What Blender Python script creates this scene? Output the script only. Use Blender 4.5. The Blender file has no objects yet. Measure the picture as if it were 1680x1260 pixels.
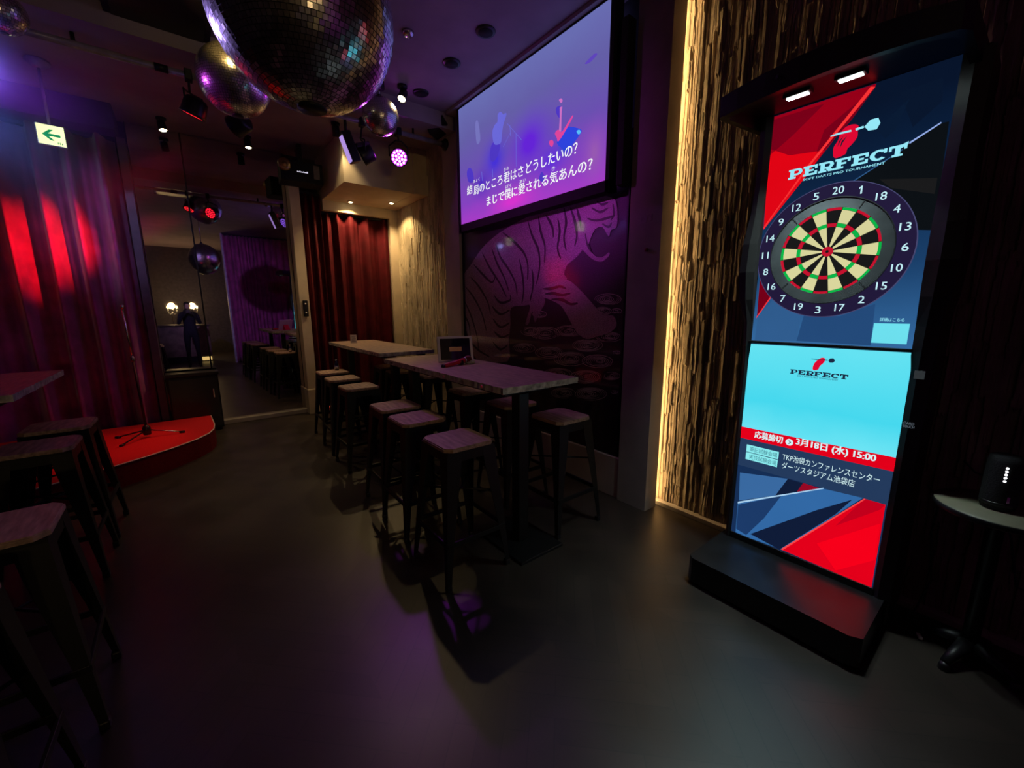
import bpy, bmesh, math, random
import numpy as np
from mathutils import Vector, Matrix, Euler

rnd = random.Random(7)
D = bpy.data
SC = bpy.context.scene
COL = SC.collection

# ------------------------------------------------------------------ camera, world, exposure
F_PX, CX, CY, EYE = 670.0, 840.0, 630.0, 1.48
_a = Vector((306 - CX, 508 - CY, F_PX)).normalized()          # direction of the long wall (+Y) in camera space
_b = Vector((1000.0, -4.0, 0.0))
_n = _b.cross(_a).normalized()
if _n.y > 0: _n = -_n                                           # world up
_x = _a.cross(-_n)
if _x.x < 0: _x = -_x                                           # world right
ROWS = (_x, _a, _n)
right_w = Vector([r[0] for r in ROWS]); down_w = Vector([r[1] for r in ROWS]); fwd_w = Vector([r[2] for r in ROWS])
cam_data = D.cameras.new('camera')
cam = D.objects.new('camera', cam_data); COL.objects.link(cam)
M = Matrix.Identity(4)
for i in range(3):
    M[i][0] = right_w[i]; M[i][1] = -down_w[i]; M[i][2] = -fwd_w[i]
M[0][3], M[1][3], M[2][3] = 0.0, 0.0, EYE
cam.matrix_world = M
cam_data.sensor_fit = 'HORIZONTAL'; cam_data.sensor_width = 36.0
cam_data.lens = 36.0 * F_PX / 1680.0
cam_data.clip_start = 0.01; cam_data.clip_end = 60
SC.camera = cam

world = D.worlds.new('night'); SC.world = world; world.use_nodes = True
world.node_tree.nodes['Background'].inputs[0].default_value = (0.30, 0.22, 0.30, 1)
world.node_tree.nodes['Background'].inputs[1].default_value = 0.02
SC.view_settings.view_transform = 'Standard'
try: SC.view_settings.look = 'None'
except Exception: pass
SC.view_settings.gamma = 1.0
SC.view_settings.use_curve_mapping = False
SC.view_settings.exposure = 0.0
SC.cycles.max_bounces = 7; SC.cycles.glossy_bounces = 5; SC.cycles.diffuse_bounces = 3
SC.cycles.caustics_reflective = False; SC.cycles.caustics_refractive = False
SC.cycles.sample_clamp_indirect = 3.0
SC.cycles.use_denoising = True

# levels of the lamps, in one place
W_BLUE, W_MAGENTA, W_RED, W_VIOLET, W_WARM, W_SOFFIT, W_DART, LED_GOLD = 420, 24, 850, 12, 30, 30, 1.9, 56

def ray(px, py):
    v = Vector((px - CX, py - CY, F_PX))
    return right_w * v.x + down_w * v.y + fwd_w * v.z
def at_x(px, py, X):                                            # the point of the photograph on a wall at X
    d = ray(px, py); t = X / d.x
    return Vector((0, 0, EYE)) + d * t

# ------------------------------------------------------------------ materials
def lin(c):
    return tuple(((x / 255) / 12.92 if x / 255 <= 0.04045 else (((x / 255) + 0.055) / 1.055) ** 2.4) for x in c)
MATS = {}
def mat(name, col, rough=0.6, metal=0.0, var=0.25, scale=12.0, bump=0.0, coat=0.0, sheen=0.0, spec=0.5, rough_var=0.0, stretch=None):
    if name in MATS: return MATS[name]
    m = D.materials.new(name); m.use_nodes = True; nt = m.node_tree; N = nt.nodes; L = nt.links
    p = N['Principled BSDF']
    p.inputs['Roughness'].default_value = rough; p.inputs['Metallic'].default_value = metal
    p.inputs['Coat Weight'].default_value = coat; p.inputs['Coat Roughness'].default_value = 0.06
    p.inputs['Sheen Weight'].default_value = sheen; p.inputs['Specular IOR Level'].default_value = spec
    tc = N.new('ShaderNodeTexCoord'); mp = N.new('ShaderNodeMapping')
    if stretch: mp.inputs['Scale'].default_value = stretch
    L.new(tc.outputs['Object'], mp.inputs[0])
    nz = N.new('ShaderNodeTexNoise'); nz.inputs['Scale'].default_value = scale; nz.inputs['Detail'].default_value = 5
    L.new(mp.outputs[0], nz.inputs['Vector'])
    cr = N.new('ShaderNodeValToRGB')
    lo = tuple(c * (1 - var) for c in col); hi = tuple(min(1, c * (1 + var)) for c in col)
    cr.color_ramp.elements[0].position = 0.3; cr.color_ramp.elements[1].position = 0.7
    cr.color_ramp.elements[0].color = (*lo, 1); cr.color_ramp.elements[1].color = (*hi, 1)
    L.new(nz.outputs['Fac'], cr.inputs[0]); L.new(cr.outputs[0], p.inputs['Base Color'])
    if rough_var:
        mr = N.new('ShaderNodeMapRange'); mr.inputs['To Min'].default_value = max(0, rough - rough_var); mr.inputs['To Max'].default_value = min(1, rough + rough_var)
        L.new(nz.outputs['Fac'], mr.inputs['Value']); L.new(mr.outputs[0], p.inputs['Roughness'])
    if bump:
        b = N.new('ShaderNodeBump'); b.inputs['Strength'].default_value = bump; b.inputs['Distance'].default_value = 0.01
        L.new(nz.outputs['Fac'], b.inputs['Height']); L.new(b.outputs[0], p.inputs['Normal'])
    MATS[name] = m
    return m
def glow(name, col, strength=1.0, coat=True):
    """something that gives off light; a faint noise keeps it from being perfectly even"""
    if name in MATS: return MATS[name]
    m = D.materials.new(name); m.use_nodes = True; nt = m.node_tree; N = nt.nodes; L = nt.links
    p = N['Principled BSDF']; p.inputs['Base Color'].default_value = (0.0008, 0.0008, 0.001, 1); p.inputs['Roughness'].default_value = 0.3; p.inputs['Specular IOR Level'].default_value = 0.0
    tc = N.new('ShaderNodeTexCoord'); nz = N.new('ShaderNodeTexNoise'); nz.inputs['Scale'].default_value = 3.0
    L.new(tc.outputs['Object'], nz.inputs['Vector'])
    cr = N.new('ShaderNodeValToRGB')
    cr.color_ramp.elements[0].color = (*[c * 0.9 for c in col], 1); cr.color_ramp.elements[1].color = (*[min(1, c * 1.08) for c in col], 1)
    L.new(nz.outputs['Fac'], cr.inputs[0]); L.new(cr.outputs[0], p.inputs['Emission Color'])
    p.inputs['Emission Strength'].default_value = strength
    MATS[name] = m
    return m
def picture(name, stops, axis, lo, hi, strength=1.0, wob=0.15):
    """a lit picture whose colour runs along one object axis (artwork on a screen)"""
    m = D.materials.new(name); m.use_nodes = True; nt = m.node_tree; N = nt.nodes; L = nt.links
    p = N['Principled BSDF']; p.inputs['Base Color'].default_value = (0.0008, 0.0008, 0.001, 1); p.inputs['Roughness'].default_value = 0.3; p.inputs['Specular IOR Level'].default_value = 0.0
    tc = N.new('ShaderNodeTexCoord'); sx = N.new('ShaderNodeSeparateXYZ'); L.new(tc.outputs['Object'], sx.inputs[0])
    mr = N.new('ShaderNodeMapRange'); mr.inputs['From Min'].default_value = lo; mr.inputs['From Max'].default_value = hi
    L.new(sx.outputs[axis], mr.inputs['Value'])
    nz = N.new('ShaderNodeTexNoise'); nz.inputs['Scale'].default_value = 2.2; nz.inputs['Detail'].default_value = 3
    L.new(tc.outputs['Object'], nz.inputs['Vector'])
    ma = N.new('ShaderNodeMath'); ma.operation = 'MULTIPLY_ADD'; ma.inputs[1].default_value = wob * 2; L.new(nz.outputs['Fac'], ma.inputs[0])
    sb = N.new('ShaderNodeMath'); sb.operation = 'SUBTRACT'; sb.inputs[1].default_value = wob; L.new(mr.outputs[0], sb.inputs[0]); L.new(sb.outputs[0], ma.inputs[2])
    cr = N.new('ShaderNodeValToRGB'); e = cr.color_ramp.elements
    while len(e) < len(stops): e.new(0.5)
    for k, (pos, c) in enumerate(stops):
        e[k].position = pos; e[k].color = (*lin(c), 1)
    L.new(ma.outputs[0], cr.inputs[0]); L.new(cr.outputs[0], p.inputs['Emission Color'])
    p.inputs['Emission Strength'].default_value = strength
    MATS[name] = m
    return m

def floor_material():
    m = D.materials.new('dark_wood_floor'); m.use_nodes = True; nt = m.node_tree; N = nt.nodes; L = nt.links
    p = N['Principled BSDF']; p.inputs['Specular IOR Level'].default_value = 0.75
    tc = N.new('ShaderNodeTexCoord')
    # herringbone: bands 0.42 m wide whose planks run at +45 and -45 degrees in turn
    sep = N.new('ShaderNodeSeparateXYZ'); L.new(tc.outputs['Object'], sep.inputs[0])
    dv = N.new('ShaderNodeMath'); dv.operation = 'DIVIDE'; dv.inputs[1].default_value = 0.84; L.new(sep.outputs[0], dv.inputs[0])
    fr = N.new('ShaderNodeMath'); fr.operation = 'FRACT'; L.new(dv.outputs[0], fr.inputs[0])
    gt = N.new('ShaderNodeMath'); gt.operation = 'GREATER_THAN'; gt.inputs[1].default_value = 0.5; L.new(fr.outputs[0], gt.inputs[0])
    cols = []
    for ang in (45, -45):
        mp = N.new('ShaderNodeMapping'); mp.inputs['Rotation'].default_value = (0, 0, math.radians(ang)); L.new(tc.outputs['Object'], mp.inputs[0])
        br = N.new('ShaderNodeTexBrick'); br.inputs['Scale'].default_value = 1.0; br.inputs['Brick Width'].default_value = 0.6; br.inputs['Row Height'].default_value = 0.09
        br.inputs['Mortar Size'].default_value = 0.002; br.inputs['Color1'].default_value = (0.040, 0.029, 0.024, 1); br.inputs['Color2'].default_value = (0.027, 0.020, 0.017, 1)
        br.inputs['Mortar'].default_value = (0.02, 0.016, 0.014, 1)
        L.new(mp.outputs[0], br.inputs['Vector']); cols.append(br)
    mx = N.new('ShaderNodeMix'); mx.data_type = 'RGBA'; L.new(gt.outputs[0], mx.inputs[0]); L.new(cols[0].outputs[0], mx.inputs[6]); L.new(cols[1].outputs[0], mx.inputs[7])
    nz = N.new('ShaderNodeTexNoise'); nz.inputs['Scale'].default_value = 2.4; nz.inputs['Detail'].default_value = 8; L.new(tc.outputs['Object'], nz.inputs['Vector'])
    hv = N.new('ShaderNodeMix'); hv.data_type = 'RGBA'; hv.blend_type = 'MULTIPLY'; hv.inputs[0].default_value = 0.7
    L.new(mx.outputs[2], hv.inputs[6])
    cr = N.new('ShaderNodeValToRGB'); cr.color_ramp.elements[0].position = 0.3; cr.color_ramp.elements[0].color = (0.45, 0.43, 0.42, 1); cr.color_ramp.elements[1].position = 0.72; cr.color_ramp.elements[1].color = (1.25, 1.2, 1.15, 1)
    L.new(nz.outputs['Fac'], cr.inputs[0]); L.new(cr.outputs[0], hv.inputs[7]); L.new(hv.outputs[2], p.inputs['Base Color'])
    mr = N.new('ShaderNodeMapRange'); mr.inputs['To Min'].default_value = 0.30; mr.inputs['To Max'].default_value = 0.46; L.new(nz.outputs['Fac'], mr.inputs['Value']); L.new(mr.outputs[0], p.inputs['Roughness'])
    bp = N.new('ShaderNodeBump'); bp.inputs['Strength'].default_value = 0.12; bp.inputs['Distance'].default_value = 0.004; L.new(nz.outputs['Fac'], bp.inputs['Height']); L.new(bp.outputs[0], p.inputs['Normal'])
    return m

BLACK = mat('black_metal', (0.007, 0.007, 0.008), 0.45, 0.0, spec=0.35)
BLACKP = mat('black_plastic', (0.010, 0.010, 0.012), 0.35)
SATIN = mat('black_satin_panel', (0.010, 0.011, 0.013), 0.34, coat=0.08, rough_var=0.05)
MATT = mat('matt_black', (0.008, 0.008, 0.009), 0.85)
CHROME = mat('chrome', (0.7, 0.7, 0.72), 0.22, 1.0)
STEEL = mat('painted_pipe', (0.42, 0.38, 0.40), 0.35, 0.4)
CEIL = mat('dark_ceiling_paint', (0.36, 0.28, 0.33), 0.85, var=0.12, scale=3)
PLASTER = mat('grey_plaster', (0.46, 0.40, 0.36), 0.8, var=0.12, scale=5, bump=0.05)
CREAM = mat('cream_paint', (0.74, 0.62, 0.47), 0.7, var=0.08, scale=6)
DARKWALL = mat('dark_wall_paint', (0.05, 0.04, 0.045), 0.85)
STONE = mat('split_slate', (0.30, 0.235, 0.175), 0.75, var=0.4, scale=7, bump=0.12, stretch=(1, 1, 0.4))
STONE2 = mat('pale_split_stone', (0.55, 0.46, 0.33), 0.75, var=0.35, scale=11, bump=0.35, stretch=(1, 1, 0.25))
VELVET = mat('wine_velvet', (0.085, 0.004, 0.009), 0.8, var=0.3, scale=7, sheen=0.0, bump=0.15, spec=.2)
VELVETV = mat('plum_velvet', (0.34, 0.04, 0.17), 0.8, var=0.35, scale=6, sheen=0.35, bump=0.15)
WOOD = mat('worn_table_wood', (0.34, 0.23, 0.19), 0.42, var=0.4, scale=8, bump=0.1, stretch=(6, 1, 6), rough_var=0.12)
SEATW = mat('brown_seat_wood', (0.36, 0.235, 0.18), 0.5, var=0.4, scale=9, bump=0.1, stretch=(6, 1, 6))
EDGEW = mat('rough_sawn_edge', (0.50, 0.48, 0.45), 0.7, var=0.5, scale=30, bump=0.4)
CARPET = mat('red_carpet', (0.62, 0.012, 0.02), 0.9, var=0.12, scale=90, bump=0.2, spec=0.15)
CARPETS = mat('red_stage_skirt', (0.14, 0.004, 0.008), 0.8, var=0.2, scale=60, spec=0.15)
WHITEP = mat('white_plastic', (0.72, 0.68, 0.68), 0.35, var=0.04)
REDP = mat('red_plastic', (0.5, 0.01, 0.03), 0.3, var=0.15)

# ------------------------------------------------------------------ mesh builder
class MB:
    def __init__(s): s.v = []; s.f = []; s.mi = []; s.sm = []
    def add(s, vs, fs, mi=0, sm=False, mx=None):
        o = len(s.v)
        s.v += [tuple(mx @ Vector(v)) if mx else tuple(v) for v in vs]
        for f in fs: s.f.append([i + o for i in f]); s.mi.append(mi); s.sm.append(sm)
        return s
    def box(s, x0, x1, y0, y1, z0, z1, b=0.0, mi=0, mx=None):
        if x0 > x1: x0, x1 = x1, x0
        if y0 > y1: y0, y1 = y1, y0
        if z0 > z1: z0, z1 = z1, z0
        bm = bmesh.new(); bmesh.ops.create_cube(bm, size=1)
        for v in bm.verts:
            v.co = Vector(((x0 + x1) / 2 + v.co.x * (x1 - x0), (y0 + y1) / 2 + v.co.y * (y1 - y0), (z0 + z1) / 2 + v.co.z * (z1 - z0)))
        if b > 0:
            b = min(b, 0.45 * min(x1 - x0, y1 - y0, z1 - z0))
            bmesh.ops.bevel(bm, geom=bm.edges[:], offset=b, segments=2, affect='EDGES', profile=0.5)
        return s.bm(bm, mi, False, mx)
    def bm(s, bm, mi=0, sm=False, mx=None):
        bm.verts.index_update()
        s.add([v.co[:] for v in bm.verts], [[v.index for v in f.verts] for f in bm.faces], mi, sm, mx); bm.free()
        return s
    def lathe(s, prof, n=32, mi=0, mx=None, sm=True):            # prof: (radius, z) list
        vs = []; fs = []
        for r, z in prof:
            for k in range(n):
                t = 2 * math.pi * k / n; vs.append((r * math.cos(t), r * math.sin(t), z))
        for i in range(len(prof) - 1):
            for k in range(n):
                a, b = i * n + k, i * n + (k + 1) % n
                fs.append([a, b, b + n, a + n])
        fs.append(list(range(n))[::-1]); fs.append([(len(prof) - 1) * n + k for k in range(n)])
        return s.add(vs, fs, mi, sm, mx)
    def tube(s, pts, r, n=10, mi=0, mx=None, closed=False, sm=True):
        pts = [Vector(p) for p in pts]; vs = []; fs = []; m = len(pts)
        rs = r if isinstance(r, (list, tuple)) else [r] * m
        up = Vector((0, 0, 1)); prev = None
        for i, p in enumerate(pts):
            t = (pts[(i + 1) % m] - pts[i - 1]) if closed else (pts[min(i + 1, m - 1)] - pts[max(i - 1, 0)])
            t.normalize()
            u = (prev - t * prev.dot(t)) if prev is not None else t.cross(up if abs(t.z) < 0.9 else Vector((1, 0, 0)))
            u.normalize(); prev = u; w = t.cross(u)
            for k in range(n):
                a = 2 * math.pi * k / n; vs.append(p + (u * math.cos(a) + w * math.sin(a)) * rs[i])
        for i in range(m if closed else m - 1):
            for k in range(n):
                a, b = i * n + k, i * n + (k + 1) % n; j = ((i + 1) % m) * n - i * n
                fs.append([a, b, b + j, a + j])
        if not closed: fs.append(list(range(n))[::-1]); fs.append([(m - 1) * n + k for k in range(n)])
        return s.add(vs, fs, mi, sm, mx)
    def prism(s, poly, h0, h1, mi=0, mx=None, side=None):        # poly in (x, y), extruded along z
        n = len(poly)
        ar = sum(poly[i][0] * poly[(i + 1) % n][1] - poly[(i + 1) % n][0] * poly[i][1] for i in range(n))
        if ar < 0: poly = poly[::-1]
        vs = [(x, y, h0) for x, y in poly] + [(x, y, h1) for x, y in poly]
        s.add(vs, [list(range(n))[::-1], [n + k for k in range(n)]], mi, False, mx)
        return s.add(vs, [[k, (k + 1) % n, n + (k + 1) % n, n + k] for k in range(n)], mi if side is None else side, False, mx)
    def build(s, name, mats, parent=None):
        me = D.meshes.new(name); me.from_pydata(s.v, [], s.f)
        for m in (mats if isinstance(mats, (list, tuple)) else [mats]): me.materials.append(m)
        me.polygons.foreach_set('material_index', s.mi); me.polygons.foreach_set('use_smooth', s.sm)
        me.update()
        o = D.objects.new(name, me); COL.objects.link(o)
        if parent: o.parent = parent
        return o
def T(x=0, y=0, z=0, rz=0, rx=0, ry=0):
    return Matrix.Translation((x, y, z)) @ Euler((rx, ry, rz)).to_matrix().to_4x4()
def tag(o, label=None, cat=None, group=None, kind=None):
    if label: o['label'] = label
    if cat: o['category'] = cat
    if group: o['group'] = group
    if kind: o['kind'] = kind
    return o
def empty(name, loc, label, cat, group=None, rz=0):
    o = D.objects.new(name, None); COL.objects.link(o); o.location = loc; o.rotation_euler = (0, 0, rz); o.empty_display_size = 0.1
    return tag(o, label, cat, group)
def dup(o, loc, label, rz=None, parent=None):
    c = o.copy(); COL.objects.link(c)
    if parent: c.parent = parent
    else:
        c.location = loc; c['label'] = label
        if rz is not None: c.rotation_euler = (0, 0, rz)
    for ch in o.children: dup(ch, None, None, None, c)
    return c
def struct(name, mb, m): return tag(mb.build(name, m), kind='structure')
def lamp(name, kind, loc, energy, color, parent=None, target=None, size=0.05, angle=60, blend=0.5, size_y=None):
    l = D.lights.new(name, kind); l.energy = energy; l.color = color
    if kind == 'SPOT': l.spot_size = math.radians(angle); l.spot_blend = blend; l.shadow_soft_size = size
    elif kind == 'AREA':
        l.size = size
        l.spread = math.radians(70)
        if size_y: l.shape = 'RECTANGLE'; l.size_y = size_y
    else: l.shadow_soft_size = size
    o = D.objects.new(name, l); COL.objects.link(o); o.location = loc
    if target is not None:
        o.rotation_euler = (Vector(target) - Vector(loc)).to_track_quat('-Z', 'Y').to_euler()
    if parent: o.parent = parent
    return o
# wall frames: a panel facing -X (viewer's right is -Y), local x = right, y = up, z = out of the wall
def panel_frame(X, Y, Z):
    m = Matrix(((0, 0, -1, X), (-1, 0, 0, Y), (0, 1, 0, Z), (0, 0, 0, 1)))
    return m
def frame_rot(): return panel_frame(0, 0, 0).to_euler()

def text_mesh(body, w, h, x, y, z, bold=0.0, slant=0.0):
    """outline of a line of lettering fitted to w x h with its lower corner at x, y (panel axes)"""
    cu = D.curves.new('lettering', 'FONT'); cu.body = body; cu.size = 1.0; cu.resolution_u = 3; cu.offset = bold
    ob = D.objects.new('lettering', cu); COL.objects.link(ob)
    me = D.meshes.new_from_object(ob.evaluated_get(bpy.context.evaluated_depsgraph_get()))
    D.objects.remove(ob); D.curves.remove(cu)
    n = len(me.vertices); co = np.empty(n * 3); me.vertices.foreach_get('co', co); co = co.reshape(-1, 3)
    lo, hi = co.min(0), co.max(0)
    if h is None: h = w * (hi[1] - lo[1]) / (hi[0] - lo[0])
    co[:, 0] = x + (co[:, 0] - lo[0]) / (hi[0] - lo[0]) * w
    co[:, 1] = y + (co[:, 1] - lo[1]) / (hi[1] - lo[1]) * h
    co[:, 0] += slant * (co[:, 1] - y)
    co[:, 2] = z
    vs = [tuple(c) for c in co]; fs = [list(p.vertices) for p in me.polygons]
    D.meshes.remove(me)
    return vs, fs
def lettering(items, parent, m, name='lettering'):
    mb = MB()
    for it in items:
        bold = it[6].get('bold', 0) if len(it) > 6 else 0
        vs, fs = text_mesh(*it[:6])
        ch = max(v[1] for v in vs) - min(v[1] for v in vs)
        for k, dx in enumerate((0,) if bold < .01 else (-bold, 0, bold)):
            mb.add([(x + dx * ch, y + (.4 * bold * ch if k == 2 else 0), z + .00004 * k) for x, y, z in vs], fs)
    return mb.build(name, m, parent)

# ------------------------------------------------------------------ the room
CEIL_Z, X_STONE, X_COL, Y_MIR, X_LEFT, Y_REAR = 3.5, 2.71, 2.49, 6.45, -2.7, -5.0
struct('floor', MB().box(X_LEFT - .1, 3.0, Y_REAR - .1, 6.7, -0.1, 0), floor_material())
struct('ceiling', MB().box(X_LEFT - .1, 3.0, Y_REAR - .1, 6.7, CEIL_Z, CEIL_Z + .1), CEIL)
struct('wall_left', MB().box(X_LEFT - .1, X_LEFT, Y_REAR, 6.6, 0, CEIL_Z), DARKWALL)
struct('wall_back', MB().box(X_LEFT, 3.0, 6.5, 6.6, 0, CEIL_Z), DARKWALL)
struct('wall_right', MB().box(2.76, 2.9, Y_REAR, 6.5, 0, CEIL_Z), DARKWALL)
struct('wall_rear', MB().box(X_LEFT, 3.0, Y_REAR - .1, Y_REAR, 0, CEIL_Z), DARKWALL)
struct('trim_1', MB().box(X_LEFT, X_COL, 4.15, 4.60, 3.35, CEIL_Z), CEIL)                       # ceiling beam that carries the pipe

def stone_wall(name, y0, y1, z0, z1, X, depth, m, seed, w=0.022, dy=0.004, dz=0.013):
    g = np.random.default_rng(seed)
    ys = np.linspace(y0, y1, int((y1 - y0) / dy) + 1); zs = np.linspace(z0, z1, int((z1 - z0) / dz) + 1)
    nb = int((y1 - y0) / w) + 2
    base = y0 + np.cumsum(np.r_[0, w * g.uniform(0.55, 1.5, nb + 8)]) - w
    base = base[base < y1 + w]
    H = np.zeros((len(zs), len(ys)))
    knots = np.arange(z0, z1 + 0.3, 0.055)
    wob = np.stack([np.interp(zs, knots, g.normal(0, 0.0020, len(knots))) for _ in base])       # wandering joints
    cuts = [np.cumsum(np.r_[z0 - g.uniform(0, .3), g.uniform(0.10, 0.52, 40)]) for _ in base]
    hts = [g.choice([0.0, .25, .5, .75, 1.0], 42, p=[.14, .2, .26, .22, .18]) * depth + g.uniform(-.1, .1, 42) * depth for _ in base]
    tilt = [g.uniform(-.12, .12, 42) for _ in base]
    cut_w = g.normal(0, 0.012, (len(base), len(ys)))
    for iz, z in enumerate(zs):
        b = np.sort(base + wob[:, iz])
        k = np.clip(np.searchsorted(b, ys) - 1, 0, len(base) - 1)
        for iy in range(len(ys)):
            c = k[iy]; s = int(np.searchsorted(cuts[c], z + cut_w[c, iy] * 0.4)); s = min(s, 41)
            H[iz, iy] = hts[c][s] + tilt[c][s] * (ys[iy] - b[c])
    edge = np.zeros_like(H)
    for iz in range(len(zs)):
        b = np.sort(base + wob[:, iz]); k = np.clip(np.searchsorted(b, ys) - 1, 0, len(base) - 1)
        edge[iz] = (ys - b[k]) < dy * 1.01
    H = H + depth * .25 - edge * depth * .32
    n1 = np.kron(g.normal(0, 1, (len(zs) // 6 + 2, len(ys) // 3 + 2)), np.ones((6, 3)))[:len(zs), :len(ys)]
    H += 0.0009 * n1 + g.normal(0, 0.0003, H.shape)
    YY, ZZ = np.meshgrid(ys, zs)
    co = np.stack([X - np.clip(H, -0.006, depth * 1.4), YY, ZZ], -1).reshape(-1, 3)
    nz, ny = H.shape; idx = np.arange(nz * ny).reshape(nz, ny)
    q = np.stack([idx[:-1, :-1], idx[1:, :-1], idx[1:, 1:], idx[:-1, 1:]], -1).reshape(-1, 4)
    me = D.meshes.new(name); me.from_pydata(co.tolist(), [], q.tolist()); me.materials.append(m); me.update()
    o = D.objects.new(name, me); COL.objects.link(o)
    return tag(o, kind='structure')
stone_wall('wall_right_stone', -1.0, 1.66, 0.035, CEIL_Z, X_STONE, 0.016, STONE, 3)
stone_wall('wall_right_stone_far', 4.45, 6.27, 0.0, CEIL_Z, 2.70, 0.014, STONE2, 8, w=0.020)
struct('baseboard_right', MB().box(2.655, 2.76, -1.0, 1.655, 0, 0.034, .004), PLASTER)

struct('wall_column', MB().box(X_COL, 2.63, 1.60, 1.85, 0, CEIL_Z).box(2.63, 2.76, 1.66, 1.85, 0, CEIL_Z), PLASTER)
struct('wall_column_far', MB().box(X_COL, 2.76, 4.13, 4.45, 0, CEIL_Z), PLASTER)
struct('wall_plinth', MB().box(2.50, 2.76, 1.85, 4.13, 0, 0.33, .006), PLASTER)
struct('wall_recess', MB().box(2.56, 2.76, 1.85, 4.13, 0.33, CEIL_Z), DARKWALL)
struct('trim_2', MB().box(1.225, 1.345, 6.24, 6.5, 0.36, 3.2).box(1.215, 1.355, 6.23, 6.5, 0, 0.36, .006), CREAM)      # post beside the mirror
struct('trim_3', MB().box(2.57, 2.71, 6.275, 6.5, 0, 2.83), CREAM)
struct('trim_4', MB().box(1.63, 2.76, 6.27, 6.5, 2.82, 2.95), CREAM)                             # valance board
struct('ceiling_soffit', MB().box(1.63, 2.50, 5.26, 6.5, 2.95, CEIL_Z).box(2.50, 2.76, 5.22, 6.5, 2.948, CEIL_Z), CREAM)
struct('wall_curtain_header', MB().box(X_LEFT, -0.36, 6.0, 6.5, 3.26, CEIL_Z), DARKWALL)
struct('trim_5', MB().box(-0.375, -0.305, 6.22, 6.46, 0, 3.26), mat('plum_post', (0.10, 0.045, 0.07), 0.5))
struct('baseboard_back', MB().box(-0.30, 1.225, 6.38, 6.5, 0, 0.055, .004), PLASTER)

# mirror panels on the back wall
MIRROR = mat('tinted_mirror', (0.62, 0.58, 0.60), 0.015, 1.0, var=0.02, scale=1.5)
for x0, x1, rot, lab in ((-0.305, 0.165, 0.0, 'narrow tall mirror panel standing beside the plum curtain'), (0.168, 1.225, 0.35, 'wide tall mirror panel beside the cream post, reflecting the violet curtain')):
    e = empty('wall_mirror', ((x0 + x1) / 2, Y_MIR, 0.0), lab, 'mirror', 'mirror panels on the back wall', math.radians(rot))
    h = (x1 - x0) / 2
    MB().box(-h, h, 0, 0.012, 0.058, 3.49).build('mirror_pane', MIRROR, e)
    MB().box(-h, -h + .006, -.004, .02, 0.056, 3.495).box(h - .006, h, -.004, .02, 0.056, 3.495).build('edge_trim', BLACK, e)

# ------------------------------------------------------------------ curtains
def curtain_mesh(x0, x1, y, z0, z1, pitch, amp, seed, flare=0.0):
    g = random.Random(seed); mb = MB()
    n = max(24, int((x1 - x0) / 0.012)); m = 18
    ph = []; t = 0
    for i in range(n + 1):
        t += (x1 - x0) / n / pitch * (1 + 0.35 * math.sin(i * 0.045 + seed)); ph.append(t)
    vs = []
    for j in range(m + 1):
        v = j / m; z = z0 + (z1 - z0) * v
        for i in range(n + 1):
            w = ph[i] * 2 * math.pi
            a = amp * (1.0 + flare * (1 - v)) * (math.sin(w) + 0.28 * math.sin(2 * w + 1.1 + seed) + 0.12 * math.sin(3.3 * w + v * 2))
            vs.append((x0 + (x1 - x0) * i / n + 0.006 * math.sin(v * 5 + ph[i] * 3), y + a, z))
    fs = [[j * (n + 1) + i, j * (n + 1) + i + 1, (j + 1) * (n + 1) + i + 1, (j + 1) * (n + 1) + i] for j in range(m) for i in range(n)]
    mb.add(vs, fs, 0, True)
    return mb
def curtain(label, x0, x1, y, z0, z1, pitch, amp, seed, m, rail=True):
    e = empty('curtain', ((x0 + x1) / 2, y, z0), label, 'curtain')
    o = curtain_mesh(x0, x1, y, z0, z1 - .02, pitch, amp, seed).build('drape', m, e); o.location = -e.location
    o.modifiers.new('thickness', 'SOLIDIFY').thickness = 0.004
    if rail:
        r = MB().box(x0, x1, y - .02, y + .02, z1 - .03, z1).build('curtain_rail', BLACK, e); r.location = -e.location
    return e
curtain('wide plum velvet curtain behind the red stage, a red light pool on its folds', X_LEFT + .02, -0.39, 6.28, 0.02, 3.26, 0.30, 0.115, 1, VELVETV)
curtain('dark wine velvet curtain hung beneath the cream valance behind the tables', 1.60, 2.57, 6.37, 0.02, 2.82, 0.175, 0.05, 2, VELVET)
curtain('narrow gathered wine velvet curtain hanging against the cream post', 1.36, 1.60, 6.30, 0.02, 3.02, 0.085, 0.04, 3, VELVET)

# ------------------------------------------------------------------ stage, microphone stand, cabinet
e = empty('stage_platform', (-0.8, 5.4, 0), 'low stage platform with bright red carpet top and rounded corner', 'stage')
top = [(-2.6, 6.12), (0.085, 6.12), (0.10, 5.62), (0.085, 5.40), (0.04, 5.24), (-0.06, 5.07), (-0.22, 4.90), (-0.42, 4.73), (-0.66, 4.56), (-0.95, 4.38), (-1.3, 4.22), (-1.8, 4.08), (-2.6, 4.0)]
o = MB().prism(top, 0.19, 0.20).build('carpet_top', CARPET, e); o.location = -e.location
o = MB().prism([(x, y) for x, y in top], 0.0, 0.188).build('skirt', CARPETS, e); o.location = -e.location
o = MB().tube([(x, y, 0.197) for x, y in top[1:]], 0.006, 6).build('edge_trim', mat('pale_edge_trim', (0.75, 0.55, 0.52), 0.4), e); o.location = -e.location

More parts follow.
